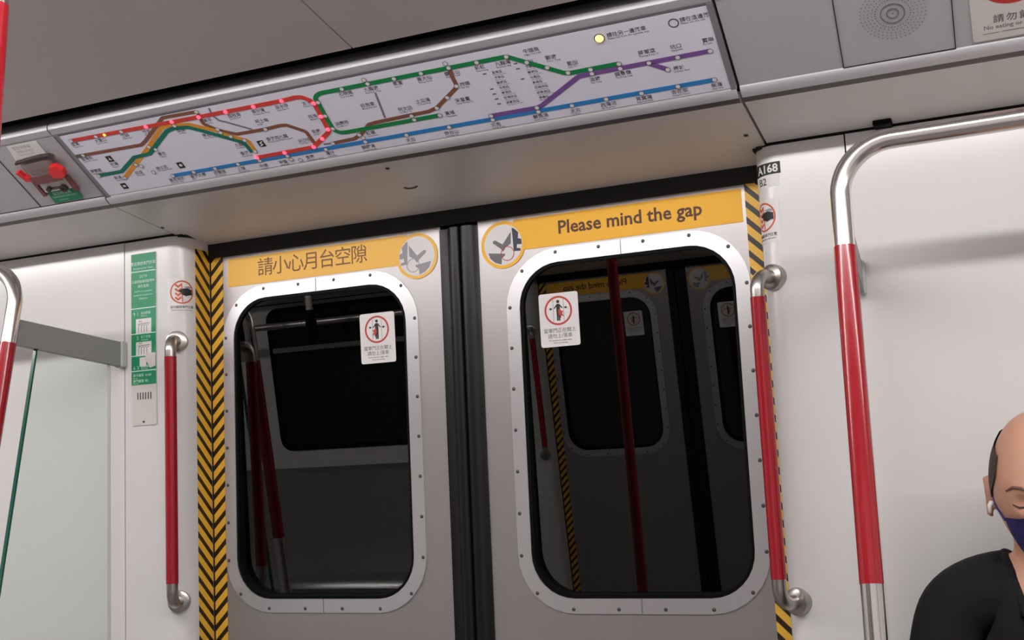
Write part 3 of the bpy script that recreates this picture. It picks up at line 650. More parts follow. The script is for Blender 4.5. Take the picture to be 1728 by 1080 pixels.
LAB = [('荃灣','Tsuen Wan',-0.6919,0.0306),('大窩口','Tai Wo Hau',-0.6288,0.0331),('葵興','Kwai Hing',-0.5579,0.033),('葵芳','Kwai Fong',-0.5009,0.0347),('荃灣西','Tsuen Wan West',-0.6981,0.0731),('機場','Airport',-0.6382,0.1013),('博覽館','AsiaWorld-Expo',-0.7014,0.1096),('東涌','Tung Chung',-0.6565,0.1387),('欣澳','Sunny Bay',-0.5958,0.1354),('青衣','Tsing Yi',-0.5058,0.0972),('荔景','Lai King',-0.4214,0.0472),('美孚','Mei Foo',-0.346,0.0358),('迪士尼','Disneyland Resort',-0.537,0.1329),('堅尼地城','Kennedy Town',-0.5275,0.1716),('香港大學','HKU',-0.4712,0.1716),('西營盤','Sai Ying Pun',-0.4098,0.1728),('南昌','Nam Cheong',-0.3721,0.0709),('荔枝角','Lai Chi Kok',-0.2856,0.0363),('長沙灣','Cheung Sha Wan',-0.2284,0.0369),('深水埗','Sham Shui Po',-0.1724,0.0375),('太子','Prince Edward',-0.1112,0.0408),('旺角','Mong Kok',-0.1151,0.0748),('油麻地','Yau Ma Tei',-0.0697,0.1038),('佐敦','Jordan',-0.1283,0.1121),('尖沙咀','Tsim Sha Tsui',-0.1707,0.1289),('柯士甸','Austin',-0.2348,0.0622),('香港西九龍','Hong Kong West Kowloon',-0.2372,0.1103),('九龍','Kowloon',-0.3155,0.1109),('香港','Hong Kong',-0.3165,0.1344),('上環','Sheung Wan',-0.3497,0.1737),('中環','Central',-0.2936,0.176),('金鐘','Admiralty',-0.2446,0.1747),('會展','Exhibition Centre',-0.1779,0.1741),('灣仔','Wan Chai',-0.1283,0.1733),('銅鑼灣','Causeway Bay',-0.0441,0.1738),('天后','Tin Hau',0.0573,0.1754),('石硤尾','Shek Kip Mei',-0.0244,0.036),('九龍塘','Kowloon Tong',0.0313,0.0373),('樂富','Lok Fu',0.0952,0.0366),('旺角東','Mong Kok East',0.0058,0.0724),('何文田','Ho Man Tin',0.0762,0.0978),('紅磡','Hung Hom',-0.0167,0.1403),('黃大仙','Wong Tai Sin',0.1461,0.0374),('鑽石山','Diamond Hill',0.2039,0.0372),('彩虹','Choi Hung',0.266,0.037),('九龍灣','Kowloon Bay',0.3069,0.0373),('牛頭角','Ngau Tau Kok',0.3682,0.0222),('啟德','Kai Tak',0.2228,0.0669),('宋皇臺','Sung Wong Toi',0.1981,0.1014),('土瓜灣','To Kwa Wan',0.1199,0.0871),('黃埔','Whampoa',0.165,0.1272),('炮台山','Fortress Hill',0.1429,0.1743),('北角','North Point',0.2436,0.1741),('鰂魚涌','Quarry Bay',0.3321,0.172),('太古','Tai Koo',0.4069,0.1735),('西灣河','Sai Wan Ho',0.4672,0.1726),('筲箕灣','Shau Kei Wan',0.5355,0.1726),('杏花邨','Heng Fa Chuen',0.6027,0.1714),('柴灣','Chai Wan',0.6757,0.1718),('觀塘','Kwun Tong',0.4035,0.0452),('藍田','Lam Tin',0.4375,0.0664),('油塘','Yau Tong',0.4658,0.1104),('調景嶺','Tiu Keng Leng',0.5143,0.1092),('將軍澳','Tseung Kwan O',0.5691,0.0726),('坑口','Hang Hau',0.6269,0.073),('寶琳','Po Lam',0.6839,0.0722),('康城','LOHAS Park',0.6203,0.1194),('請往另一邊落車','Please exit from the opposite side',0.5264,0.0229),('請在這邊落車','Please exit this side',0.6578,0.0212)]
TL = []
def up2(vf): return ([(x, -y) for x, y in vf[0]], vf[1])
def ptxt(body, size, u, v, bold=.01): return solid(up2(text2(body, size, u, -v, bold=bold)), on_panel, HM + .0001)
for cn_, en_, u, v in LAB:
    big = 0.0102 if '請' in cn_ else 0.0104
    TL.append(ptxt(cn_, big, u, v + .0045, .012)); TL.append(ptxt(en_, .0054, u, v + .0102, .006))
for cu_, n_, v0 in ((0.286, 7, .0575), (0.352, 8, .0475)):
    for i in range(n_):
        TL.append(ptxt(['荃灣綫', '港島綫', '觀塘綫', '屯馬綫', '東涌綫', '機場快綫', '將軍澳綫', '東鐵綫'][i], .0066, cu_ + .008, v0 + i * .0122))
        TL.append(ptxt(['Tsuen Wan Line', 'Island Line', 'Kwun Tong Line', 'Tuen Ma Line', 'Tung Chung Line', 'Airport Express', 'Tseung Kwan O Line', 'East Rail Line'][i], .0038, cu_ + .008, v0 + .0045 + i * .0122, .0))
obj('lettering', join(*TL), mat('map_print', (92, 87, 96), 0.5), t)
KC = ['brown', 'grey', 'teal', 'grey', 'brown', 'purple', 'grey']
obj('legend_bars', join(*[solid(rect(.276, .283, .053 + i * .0122, .0555 + i * .0122), on_panel, HM, HM + .0003) for i in (0, 3, 4, 5, 6)], *[solid(rect(.342, .349, .0435 + i * .0122, .046 + i * .0122), on_panel, HM, HM + .0003) for i in (0, 1, 3)]), M_pgrey, t)
IC = [(-0.628, 0.086), (-0.4723, 0.1366), (-0.6475, 0.1657), (-0.2542, 0.1191)]
def icon(k_, shape):
    u, v = IC[k_]
    q = obj('map_icon', solid(rect(u - .0075, u + .0075, v - .0085, v + .0085), on_panel, HM, HM + .0003), M_pblack, t)
    obj('icon_shape', solid(shape, on_panel, HM + .0004, HM + .0006), M_white, q)
u, v = IC[0]; icon(0, poly([(u, v - .006), (u + .0012, v - .001), (u + .0055, v + .003), (u + .001, v + .002), (u, v + .006), (u - .001, v + .002), (u - .0055, v + .003), (u - .0012, v - .001)]))
u, v = IC[1]; icon(1, poly(circle(u, v, .004, 14)))
u, v = IC[2]; icon(2, rect(u - .003, u + .004, v - .003, v + .0025))
u, v = IC[3]; icon(3, stroke([(u + .005, v - .006), (u - .002, v - .002), (u + .002, v + .002), (u - .005, v + .006)], .0026))

# soffit screws and the finger latch
for u, v, lab in ((-0.0279, .0344, 'dark screw in the beige soffit, below the middle of the map'), (-0.7124, .1554, 'dark screw in the beige soffit at its left end'), (0.6949, .1485, 'dark screw in the beige soffit at its right end')):
    obj('soffit_screw', solid(poly(circle(u, v, .0042, 16)), on_soffit, 0.0002, 0.0016), M_pblack, label=lab, cat='screw')
lat = [(-0.0473, .1417), (-0.045, .1475), (-0.036, .1520), (-0.025, .1505), (-0.0175, .1445)]
obj('finger_latch', solid(stroke(rounded(lat, .02, 4), .0042), on_soffit, .0002, .0018), M_knob, label='dark curved finger latch in the soffit above the door seam', cat='latch')

# ------------------------------------------------------------------ panels either side of the map
def line_panel(pts, w=.0016): return [solid(stroke(p, w), on_panel, -.0008, .0004) for p in pts]
S('trim_8', join(*line_panel([[(-0.906, 0), (-0.9095, .188)], [(-1.55, 0), (-1.55, .188)], [(0.909, 0), (0.904, .186)], [(1.0885, 0), (1.0845, .186)]]), *line_panel([[(0.904, .1862), (1.0845, .1858)], [(-1.3, .1862), (-0.722, .1862)]], .0022)), M_pblack, org=(0, -.4, 1.98))
t = thing('loudspeaker', (0.996, -0.4, 1.96), 'round perforated loudspeaker grille in the grey panel right of the route map', 'loudspeaker')
cu_, cv_ = 0.996, 0.0915
obj('centre_ring', join(solid(ring(cu_, cv_, .0195, .0012, 48), on_panel, -.0006, .0006), solid(ring(cu_, cv_, .0098, .0011, 40), on_panel, -.0006, .0006), solid(poly(circle(cu_, cv_, .0012, 10)), on_panel, -.0006, .0005)), M_pgrey, t)
hl = []
for r, n in ((.0275, 36), (.033, 30), (.039, 36), (.045, 40), (.051, 44)):
    for q in range(n):
        hl.append(solid(poly(circle(cu_ + r * math.cos(2 * math.pi * q / n), cv_ + r * math.sin(2 * math.pi * q / n), .0009, 6)), on_panel, -.0004, .0004))
obj('grille_holes', join(*hl), M_pgrey, t)
t = thing('prohibition_sign', (1.18, -0.36, 1.94), 'white No eating or drinking sign with a red ring, cut by the top right corner', 'sign')
obj('backing', solid(poly(rrect(.0675, .086, .006, 1.18, .0932)), on_panel, 0, .0012), M_offw, t)
obj('red_ring', solid(ring(1.176, .0605, .0525, .011, 56), on_panel, .0013, .0016), M_pred, t)
obj('red_bar', solid(stroke([(1.176 - .033, .0605 - .033), (1.176 + .033, .0605 + .033)], .009), on_panel, .0017, .002), M_pred, t)
obj('cup_shape', join(solid(poly([(1.160, .045), (1.180, .045), (1.177, .085), (1.163, .085)]), on_panel, .0013, .0015), solid(stroke([(1.17, .045), (1.175, .028), (1.183, .026)], .002), on_panel, .0013, .0015), solid(poly(circle(1.197, .075, .012, 20)), on_panel, .0013, .0015)), M_pblack, t)
tx = [up2(text2(ch, .0172, 1.1445 + i * .0195, -.1450, bold=.012)) for i, ch in enumerate('請勿飲食')] + [up2(text2('No eating or drinking', .0112, 1.1295, -.1575, bold=.008))]
obj('lettering', join(*[solid(q, on_panel, .0013) for q in tx]), M_pgrey, t)
obj('rule_lines', join(solid(rect(1.128, 1.152, .1655, .1663), on_panel, .0013, .0015), solid(rect(1.157, 1.235, .1650, .1662), on_panel, .0013, .0015)), M_pgrey, t)

# emergency release on the left panel
t = thing('emergency_release', (-0.815, -0.42, 1.97), 'emergency release under a smoky cover with red tabs, left of the route map', 'handle')
wl = obj('white_plate', solid(poly([(-.8545, .004), (-.7705, .004), (-.7725, .0415), (-.8640, .0455)]), on_panel, 0, .001), M_white, t)
obj('lettering', join(*[solid(up2(text2(a, s_, x, -v_)), on_panel, .0011) for a, s_, x, v_ in (('緊急停車掣', .0105, -.846, .0165), ('EMERGENCY', .0085, -.842, .0265), ('Pull down the handle', .005, -.842, .034))]), M_pgrey2, wl)
obj('recess', solid(poly([(-.8615, .044), (-.7600, .042), (-.7660, .146), (-.8650, .147)]), on_panel, 0.0002, .0012), M_pgrey2, t)
# bulging cover: a curved shell
V, F = [], []
nu, nv = 10, 10
for i in range(nu + 1):
    for j in range(nv + 1):
        a, b = i / nu, j / nv
        uu = -.8585 + a * .094 - b * .004
        vv = .0465 + b * .062
        hh = .002 + .013 * math.sin(math.pi * min(1, b * .9 + .05)) ** .6 * (min(1, 6 * a) * min(1, 6 * (1 - a))) ** .5
        V.append(on_panel(uu, vv, hh))
for i in range(nu):
    for j in range(nv):
        F.append((i * (nv + 1) + j, i * (nv + 1) + j + 1, (i + 1) * (nv + 1) + j + 1, (i + 1) * (nv + 1) + j))
obj('cover', (V, F), M_cover, t, smooth='all')
obj('cover_hinge', solid(stroke([(-.8615, .047), (-.835, .0445), (-.79, .0415), (-.764, .043), (-.757, .050)], .0045), on_panel, .001, .012), M_tabmar if False else M_knob, t)
obj('warning_band', solid(poly([(-.8555, .088), (-.7700, .087), (-.7715, .110), (-.8580, .111)]), on_panel, .0135, .0142), M_tabmar, t)
obj('red_tab', solid(poly([(-.7815, .074), (-.7690, .0625), (-.7540, .0625), (-.7440, .077), (-.7470, .092), (-.7610, .097), (-.7790, .092)]), on_panel, .012, .025), M_tabred, t)
obj('red_tab', solid(poly([(-.8790, .0690), (-.8690, .0685), (-.8640, .084), (-.8530, .092), (-.8545, .0985), (-.8700, .0985)]), on_panel, .004, .014), M_tabred, t)
for x in (-.8610, -.7675):
    obj('guide_rail', solid(poly([(x - .0045, .110), (x + .0045, .108), (x + .002, .152), (x - .007, .152)]), on_panel, .001, .008), M_tabmar, t)
obj('handle', solid(poly([(-.8535, .112), (-.7740, .111), (-.7765, .142), (-.8555, .143)]), on_panel, .0012, .006), M_offw, t)
def knob(u, v, r, hole):
    obj('knob', join(solid(ring(u, v, r, r - hole, 24) if hole else poly(circle(u, v, r, 24)), on_panel, .006, .014), solid(stroke([(-.842, v), (-.795, v + .001)], .002), on_panel, .0062, .007)), M_knob, t, smooth=True)
knob(-.8338, .1313, .0058, 0)
knob(-.7935, .1354, .0090, .0035)
gl_ = obj('green_label', solid(poly([(-.8575, .1475), (-.7745, .1465), (-.7765, .1800), (-.8615, .1812)]), on_panel, .0002, .0012), M_green, t)
obj('lettering', join(*[solid(up2(text2(a, s_, x, -v_)), on_panel, .0013) for a, s_, x, v_ in (('緊急時使用', .0105, -.846, .158), ('EMERGENCY USE ONLY', .0068, -.854, .1665), ('Pull handle', .006, -.842, .1755))]), M_gwhite, gl_)

# ------------------------------------------------------------------ centre pole just past the left edge
t = thing('grab_pole', (-0.05, -1.3, 0.0), 'vertical red grab pole cut off at the left picture edge', 'pole', frame='true')
px_, py_ = -0.0498, -1.3
obj('steel_pole', tube([(px_, py_, 0.0), (px_, py_, 1.0), (px_, py_, 2.219)], 0.0165, 24), M_chrome, t, smooth=True)
obj('red_sleeve', tube([(px_, py_, 0.75), (px_, py_, 1.3), (px_, py_, 1.88)], 0.0175, 24), M_red, t, smooth=True)

# ------------------------------------------------------------------ opposite side: copies turned about the middle of the car
def kids(o): return [c for c in COL.objects if c.parent == o]
def copy_tree(o, parent=None):
    c = o.copy(); link(c)
    if parent is not None: c.parent = parent
    for ch in CH.get(o, []): copy_tree(ch, c)
    return c
CH = {}
for o in list(COL.objects):
    if o.parent: CH.setdefault(o.parent, []).append(o)
REN = {'wall_front': 'wall_back', 'wall_front_outer': 'wall_back_outer', 'door_1': 'door_3', 'door_2': 'door_4'}
for i in range(1, 9): REN['trim_%d' % i] = 'trim_%d' % (i + 8)
OPL = {
 'left leaf': 'right-hand leaf of the opposite train doors, seen reflected in the right window',
 'right leaf': 'left-hand leaf of the opposite train doors, seen reflected in the right window',
}
copies = []
bpy.context.view_layer.update()
HIDDEN = ('left door jamb', 'pillar left of the doors', 'screen at the left edge')     # nothing of these is seen, not even mirrored
for o in near:
    if any(h in o.get('label', '') for h in HIDDEN): continue
    c = copy_tree(o)
    nm = o.name
    if nm in REN: c.name = REN[nm]
    if 'label' in o and o.get('kind') != 'structure':
        c['label'] = {
          'yellow and black hazard tape on the left door jamb, stripes sloping down to the right': 'hazard tape on the opposite door jamb, out of the mirror view',
          'yellow and black hazard tape on the outer edge of the left door leaf': 'hazard tape on the opposite door leaf, reflected at the far right',
          'yellow and black hazard tape on the right door leaf, partly behind the handrail': 'dim reflected hazard tape down the left side of the right window',
          'faded yellow banner with a Chinese platform gap warning on the left door': 'dim reflected yellow banner at the right edge of the right window',
          'bright yellow banner reading Please mind the gap on the right door': 'dim mirror-written yellow banner reflected high in the right window',
          'white do-not-board sticker with red ring on the left door window': 'grey reflected sticker half cut off at the right edge of the right window',
          'white do-not-board sticker with red ring on the right door window': 'small grey reflected sticker in the middle of the right window',
          'short red handrail on the white pillar left of the doors': 'opposite door handrail reflected beyond the right window edge',
          'short red handrail on the white pillar right of the doors': 'dim reflected door handrail at the left edge of the right window',
          'slanted red and steel pole with a glass draught screen at the left edge': 'opposite draught screen behind the camera on the right',
          'slanted red and steel pole with overhead rail beside the seated person': 'opposite draught screen and overhead rail reflected in the left window'}[o['label']]
        if 'group' in c: c['group'] = 'reflected ' + o['group']
    elif 'label' in o:
        c['label'] = [v for k_, v in OPL.items() if k_ in o['label']][0]
    copies.append((c, o))

# opposite seat bay: window, bench
def wtrue(name, vf, m, **k): return obj(name, vf, m, frame='opp', **k)
wx, wz = 1.55, 1.48
t = thing('window_1', (wx, YP, 1.12), kind='structure', frame='opp')
obj('window_frame', solid(band(rrect(.66, .38, .07, wx, wz), rrect(.635, .355, .05, wx, wz)), on_wall, 0, .006), M_gasket, t)
obj('window_glass', solid(poly(rrect(.64, .36, .055, wx, wz)), on_wall, .0005, .002), mat('dark_window', (12, 12, 18), 0.06), t)
obj('transom', solid(rect(wx - .635, wx + .635, 1.625, 1.65), on_wall, .002, .014), M_alu, t)
t = thing('bench_seat', (2.3, -0.3, 0.0), 'long stainless steel bench reflected low in the left window', 'bench', 'stainless steel benches', frame='opp')
BP = [(YP - .005, .97), (YP - .02, 1.01), (YP - .05, 1.015), (YP - .075, .99), (YP - .10, .65), (YP - .13, .45), (YP - .17, .405), (YP - .30, .40), (YP - .45, .425), (YP - .475, .415), (YP - .475, .375), (YP - .44, .36), (YP - .05, .36), (YP - .005, .40)]
bench_parts = []
obj('seat_shell', prof_x(BP, 0.98, 2.9, True), M_bench, t, smooth=True)
obj('plinth', box(1.0, 2.88, YP - .36, YP - .01, 0.0, .37), M_pgrey, t)
t = thing('bench_seat', (2.0, -0.3, 0.0), 'stainless steel bench the person sits on at the right', 'bench', 'stainless steel benches', frame='wallz')
obj('seat_shell', prof_x([(-.082, .78), (-.10, .80), (-.112, .785), (-.115, .62), (-.12, .45), (-.15, .4), (-.20, .385), (-.36, .39), (-.50, .405), (-.53, .395), (-.53, .36), (-.5, .35), (-.065, .35), (-.062, .38)], 0.98, 2.9, True), M_bench, t, smooth=True)
obj('plinth', box(1.0, 2.88, -.42, -.065, 0.0, .352), M_pgrey, t)
# hanging grips over the opposite seats
def strap(x, label):
    t = thing('hanging_grip', (x, -0.600, 1.60), label, 'hanging grip', 'hanging grips over the opposite seats', frame='opp')
    rb = []
    for i in range(9): rb.append(tube([(x, -0.600, 1.84 + i * .018), (x, -0.600, 1.851 + i * .018)], .017, 12))
    obj('ribbed_arm', join(tube([(x, -0.600, 1.73), (x, -0.600, 2.0675)], .012, 12), *rb), M_offw, t, smooth=True)
    obj('grip', tube([(x, -.600, 1.69), (x, -.600, 1.72), (x, -.600, 1.78), (x, -.600, 1.84)], [.016, .027, .027, .018], 14), M_gasket, t, smooth=True)
strap(1.62, 'ribbed hanging grip reflected at the top right of the left window')
strap(2.02, 'ribbed hanging grip reflected at the top middle of the left window')

# ------------------------------------------------------------------ the seated person (true frame)
M_skin = mat('skin', (196, 146, 122), 0.5, spec=0.35, noise_amt=0.05, nscale=25)
M_hair = mat('shaved_hair', (64, 50, 44), 0.75, noise_amt=0.25, nscale=260)
M_shirt = mat('black_cotton', (27, 25, 26), 0.85, spec=0.2, noise_amt=0.1, nscale=200)
M_mask = mat('navy_mask', (48, 42, 104), 0.7, noise_amt=0.08, nscale=120)
M_trou = mat('dark_trousers', (46, 46, 52), 0.85)
M_shoe = mat('black_shoe', (30, 29, 30), 0.5)
M_brow = mat('thin_brow', (120, 84, 72), 0.8)
M_bud = mat('white_earbud', (236, 230, 226), 0.3)
PX, PY = 1.143, -0.285
def skin_mesh(chains, sub=2):
    """chains: lists of (point, radius); the first chain holds the root"""
    verts, edges, rad, key = [], [], [], {}
    for ch in chains:
        prev = None
        for p, r in ch:
            kk = tuple(round(c_, 4) for c_ in p)
            if kk not in key: key[kk] = len(verts); verts.append(p); rad.append(r)
            i = key[kk]
            if prev is not None and prev != i: edges.append((prev, i))
            prev = i
    me = bpy.data.meshes.new('sk'); me.from_pydata(verts, edges, [])
    o = bpy.data.objects.new('sk', me); COL.objects.link(o)
    o.modifiers.new('s', 'SKIN')
    for i, d in enumerate(me.skin_vertices[0].data):
        r = rad[i]; d.radius = r if isinstance(r, tuple) else (r, r)
        d.use_root = (i == 0)
    o.modifiers['s'].use_smooth_shade = True
    sb = o.modifiers.new('u', 'SUBSURF'); sb.levels = sub; sb.render_levels = sub
    m2 = bpy.data.meshes.new_from_object(o.evaluated_get(bpy.context.evaluated_depsgraph_get()))
    r = ([tuple(v.co) for v in m2.vertices], [tuple(p.vertices) for p in m2.polygons])
    bpy.data.objects.remove(o); bpy.data.meshes.remove(me); bpy.data.meshes.remove(m2)
    return r
def remesh(vf, vox):
    me = bpy.data.meshes.new('rm'); me.from_pydata(*[vf[0], [], vf[1]])
    o = bpy.data.objects.new('rm', me); COL.objects.link(o)
    md = o.modifiers.new('r', 'REMESH'); md.mode = 'VOXEL'; md.voxel_size = vox
    sm = o.modifiers.new('c', 'SMOOTH'); sm.factor = .5; sm.iterations = 4
    m2 = bpy.data.meshes.new_from_object(o.evaluated_get(bpy.context.evaluated_depsgraph_get()))
    r = ([tuple(v.co) for v in m2.vertices], [tuple(p.vertices) for p in m2.polygons])
    bpy.data.objects.remove(o); bpy.data.meshes.remove(me); bpy.data.meshes.remove(m2)
    return r
HC = Vector((PX, PY, 1.247)); HR = Euler((math.radians(14), 0, 0)).to_matrix()     # head bowed; face looks along -y
def g(x, c, w): return math.exp(-((x - c) / w) ** 2)
def head_pt(th_, ph, off=0.0):
    """th_: azimuth (0 = face), ph: elevation; returns a point of the head surface"""
    dx, dy, dz = math.sin(th_) * math.cos(ph), -math.cos(th_) * math.cos(ph), math.sin(ph)
    front = max(0.0, -dy)
    x = dx * .0715; y = dy * .098; z = dz * (.124 if dz > 0 else .122)
    if dz > 0:
        x *= 1 + .05 * dz * (1 - dz) * 2; y *= 1.0
    else:
        k = 1 - .30 * (-dz) ** 1.3; x *= k
        if dy > 0: y *= 1 - .42 * (-dz)
        else: y *= 1 - .10 * (-dz)
    # forehead flatter, cheekbones, brow, eye sockets, nose, mouth, chin
    if front > 0:
        y += .006 * front * g(dz, .55, .3)
        y -= .007 * front * g(dz, .12, .09) * g(abs(dx), .30, .28)
        y += .010 * g(dz, -.02, .10) * g(abs(dx), .36, .15) * front
        y -= .020 * g(dx, 0, .11) * g(dz, -.20, .16) * front
        y -= .008 * g(dx, 0, .16) * g(dz, -.30, .07) * front
        y -= .006 * g(abs(dx), .5, .18) * g(dz, -.16, .14) * front
        y -= .006 * g(dx, 0, .30) * g(dz, -.56, .10) * front
        y -= .014 * g(dx, 0, .35) * g(dz, -.90, .20)
    v = Vector((x, y, z)); 
    if off: v = v + Vector((dx, dy, dz)).normalized() * off
    return HC + HR @ v
def head_grid(sel=None, off=0.0, nt=180, npf=120):
    V, F, idx = [], [], {}
    for j in range(npf + 1):
        for i in range(nt):
            th_ = 2 * math.pi * i / nt - math.pi; ph = -math.pi / 2 + math.pi * j / npf
            idx[i, j] = len(V); V.append(tuple(head_pt(th_, ph, off(th_, ph) if callable(off) else off)))
    for j in range(npf):
        for i in range(nt):
            th_ = 2 * math.pi * (i + .5) / nt - math.pi; ph = -math.pi / 2 + math.pi * (j + .5) / npf
            if sel is None or sel(th_, ph): F.append((idx[i, j], idx[(i + 1) % nt, j], idx[(i + 1) % nt, j + 1], idx[i, j + 1]))
    if sel is not None:
        used = sorted({i for f in F for i in f}); mp = {u_: k_ for k_, u_ in enumerate(used)}
        V = [V[i] for i in used]; F = [tuple(mp[i] for i in f) for f in F]
    return V, F
def ear(s):
    """outer ear as a shallow cupped shell"""
    b = head_pt(s * math.radians(96), math.radians(-6))
    V, F = [], []; n = 20; rings_ = [(1.0, .0), (1.02, .006), (.86, .0085), (.66, .004), (.3, .0015)]
    for r, h in rings_:
        for q in range(n):
            a = 2 * math.pi * q / n
            yy = .0175 * r * math.cos(a) * (1 + .18 * math.sin(a)); zz = .0345 * r * math.sin(a)
            p = Vector((s * (-.002 + h * 1.4 + .017 * (math.cos(a) * .5 + .5) * r), yy + .004, zz - .002))
            V.append(tuple(b + HR @ (Euler((0.12, 0, s * .3)).to_matrix() @ p)))
    for k_ in range(len(rings_) - 1):
        for q in range(n): F.append((k_ * n + q, k_ * n + (q + 1) % n, (k_ + 1) * n + (q + 1) % n, (k_ + 1) * n + q))
    F.append(tuple((len(rings_) - 1) * n + q for q in range(n))); F.append(tuple(range(n - 1, -1, -1)))
    return V, F
X = PX
hip = Vector((X, -0.24, 0.50)); chest = Vector((X, -0.235, 0.93))
def arm_chain(s, er=0.0, upto=4):
    sh = (X + s * .150, -0.247, 1.058); el = (X + s * .215, -0.33, .76); wr_ = (X + s * .075, -0.53, .735); hd = (X + s * .045, -.59, .745)
    c_ = [((X + s * .050, -0.243, 1.092), .070 + er), ((X + s * .100, -0.245, 1.082), .066 + er), (sh, .060 + er), ((X + s * .176, -.268, .95), .050 + er), (el, .038 + er), ((X + s * .15, -.43, .745), .036 + er), (wr_, .026 + er), (hd, .027 + er)]
    return c_
def leg_chain(s, er=0.0):
    return [((X + s * .085, -.27, .505), .085 + er), ((X + s * .12, -.46, .52), .075 + er), ((X + s * .13, -.66, .50), .056 + er), ((X + s * .13, -.68, .28), .05 + er), ((X + s * .13, -.67, .09), .036 + er)]
spine = [((X, -0.25, 0.50), (.13, .10)), ((X, -0.235, .66), (.13, .10)), ((X, -0.232, .84), (.15, .10)), ((X, -0.235, .98), (.14, .095)), ((X, -0.240, 1.06), (.085, .075)), ((X, -0.250, 1.115), .058), ((X, -0.268, 1.165), .051), ((X, -0.283, 1.22), .05)]
chains = [spine]
for s in (-1, 1):
    a = arm_chain(s); chains.append([((X, -0.240, 1.06), (.085, .075))] + a)
    l = leg_chain(s); chains.append([((X, -0.25, 0.50), (.13, .10))] + l)
    hx = Vector(a[-1][0])
    foot = [(l[-1][0], .036), ((X + s * .13, -.68, .045), .036), ((X + s * .14, -.80, .03), .032), ((X + s * .142, -.86, .025), .024)]
    chains.append(foot)
body = skin_mesh(chains, 2)
fingers = []
for s in (-1, 1):
    hx = Vector((X + s * .045, -.59, .745)); wv = Vector((X + s * .075, -.53, .735))
    d = (hx - wv).normalized(); side_ = Vector((0, 0, 1)).cross(d).normalized()
    for k_, (ln, o_) in enumerate(((.075, -.027), (.085, -.009), (.080, .009), (.062, .026))):
        p0 = hx + side_ * o_; p1 = p0 + d * ln * .45 + Vector((0, 0, -.004)); p2 = p1 + d * ln * .3 + Vector((0, 0, -.016)); p3 = p2 + d * ln * .12 + Vector((0, 0, -.02))
        fingers.append(skin_mesh([[(tuple(p0), .0105), (tuple(p1), .0092), (tuple(p2), .0085), (tuple(p3), .007)]], 1))
    p0 = hx - d * .02 - side_ * .026 * -s; p1 = p0 + d * .028 + side_ * s * .022 + Vector((0, 0, .008)); p2 = p1 + d * .03 + Vector((0, 0, .002))
    fingers.append(skin_mesh([[(tuple(p0), .013), (tuple(p1), .0105), (tuple(p2), .008)]], 1))
full = remesh(join(body, head_grid(), ear(-1), ear(1), *fingers), 0.0048)
P = thing('person', (X, -0.3, 0.0), 'person in a black T-shirt and navy face mask, head bowed, seated at the lower right', 'person', frame='true')
obj('body', full, M_skin, P, smooth='all')
# hair: shaved patch at sides and back, bald on top
def hairsel(th_, ph):
    a = abs(th_); d = math.degrees(ph); az = math.degrees(a)
    if az < 60: return False
    if az < 100: return max(-4, 14 - (az - 60) * .9) < d < 29 + (az - 60) * .3
    return -38 < d < 46
obj('hair', head_grid(hairsel, .0028), M_hair, P, smooth='all')
def mask_mesh():
    V, F = [], []; na, nb = 44, 30
    for i in range(na + 1):
        a_ = -1 + 2 * i / na
        for j in range(nb + 1):
            t_ = j / nb
            top_ = -11.5 - 3.0 * abs(a_) ** 2 + 5.5 * g(a_, 0, .28); el = -74 + t_ * (top_ + 74)
            az = a_ * (44 + 12 * t_ - 3 * (2 * t_ - 1) ** 2)
            b_, c_ = math.radians(az), math.radians(el)
            V.append(tuple(head_pt(b_, c_, .0045 + .012 * g(b_, 0, .5) * g(c_, -.75, .4) + .0012 * math.sin(t_ * 26) * (1 - abs(a_)))))
    for i in range(na):
        for j in range(nb): F.append((i * (nb + 1) + j, (i + 1) * (nb + 1) + j, (i + 1) * (nb + 1) + j + 1, i * (nb + 1) + j + 1))
    return V, F
obj('face_mask', mask_mesh(), M_mask, P, smooth='all')
for s in (-1, 1):
    a0 = head_pt(s * math.radians(54), math.radians(-17), .004); a1 = head_pt(s * math.radians(74), math.radians(-10), .0015); a2 = head_pt(s * math.radians(92), math.radians(8), .002)
    obj('mask_loop', tube(smooth_path([a0, a1, a2], .03, 4), .0016, 8), M_mask, P, smooth=True)
    br = [head_pt(s * math.radians(az), math.radians(el), .0014) for az, el in ((12, 6.5), (22, 9.5), (33, 9.5), (43, 6.0))]
    obj('eyebrow', tube(br, [.0014, .0024, .0024, .0010], 8), M_brow, P, smooth=True)
    ey_ = [head_pt(s * math.radians(az), math.radians(el), .0006) for az, el in ((13, -3.0), (20, -4.8), (28, -5.0), (36, -3.2))]
    obj('closed_eyelid', tube(ey_, [.0008, .0015, .0016, .0008], 8), M_hair, P, smooth=True)
    eb = head_pt(s * math.radians(84), math.radians(-9), .001)
    obj('earbud', tube([eb, eb + Vector((s * .004, -.004, 0)), eb + Vector((s * .007, -.006, -.004)), eb + Vector((s * .007, -.007, -.016))], [.003, .0045, .0036, .0024], 12), M_bud, P, smooth='all')
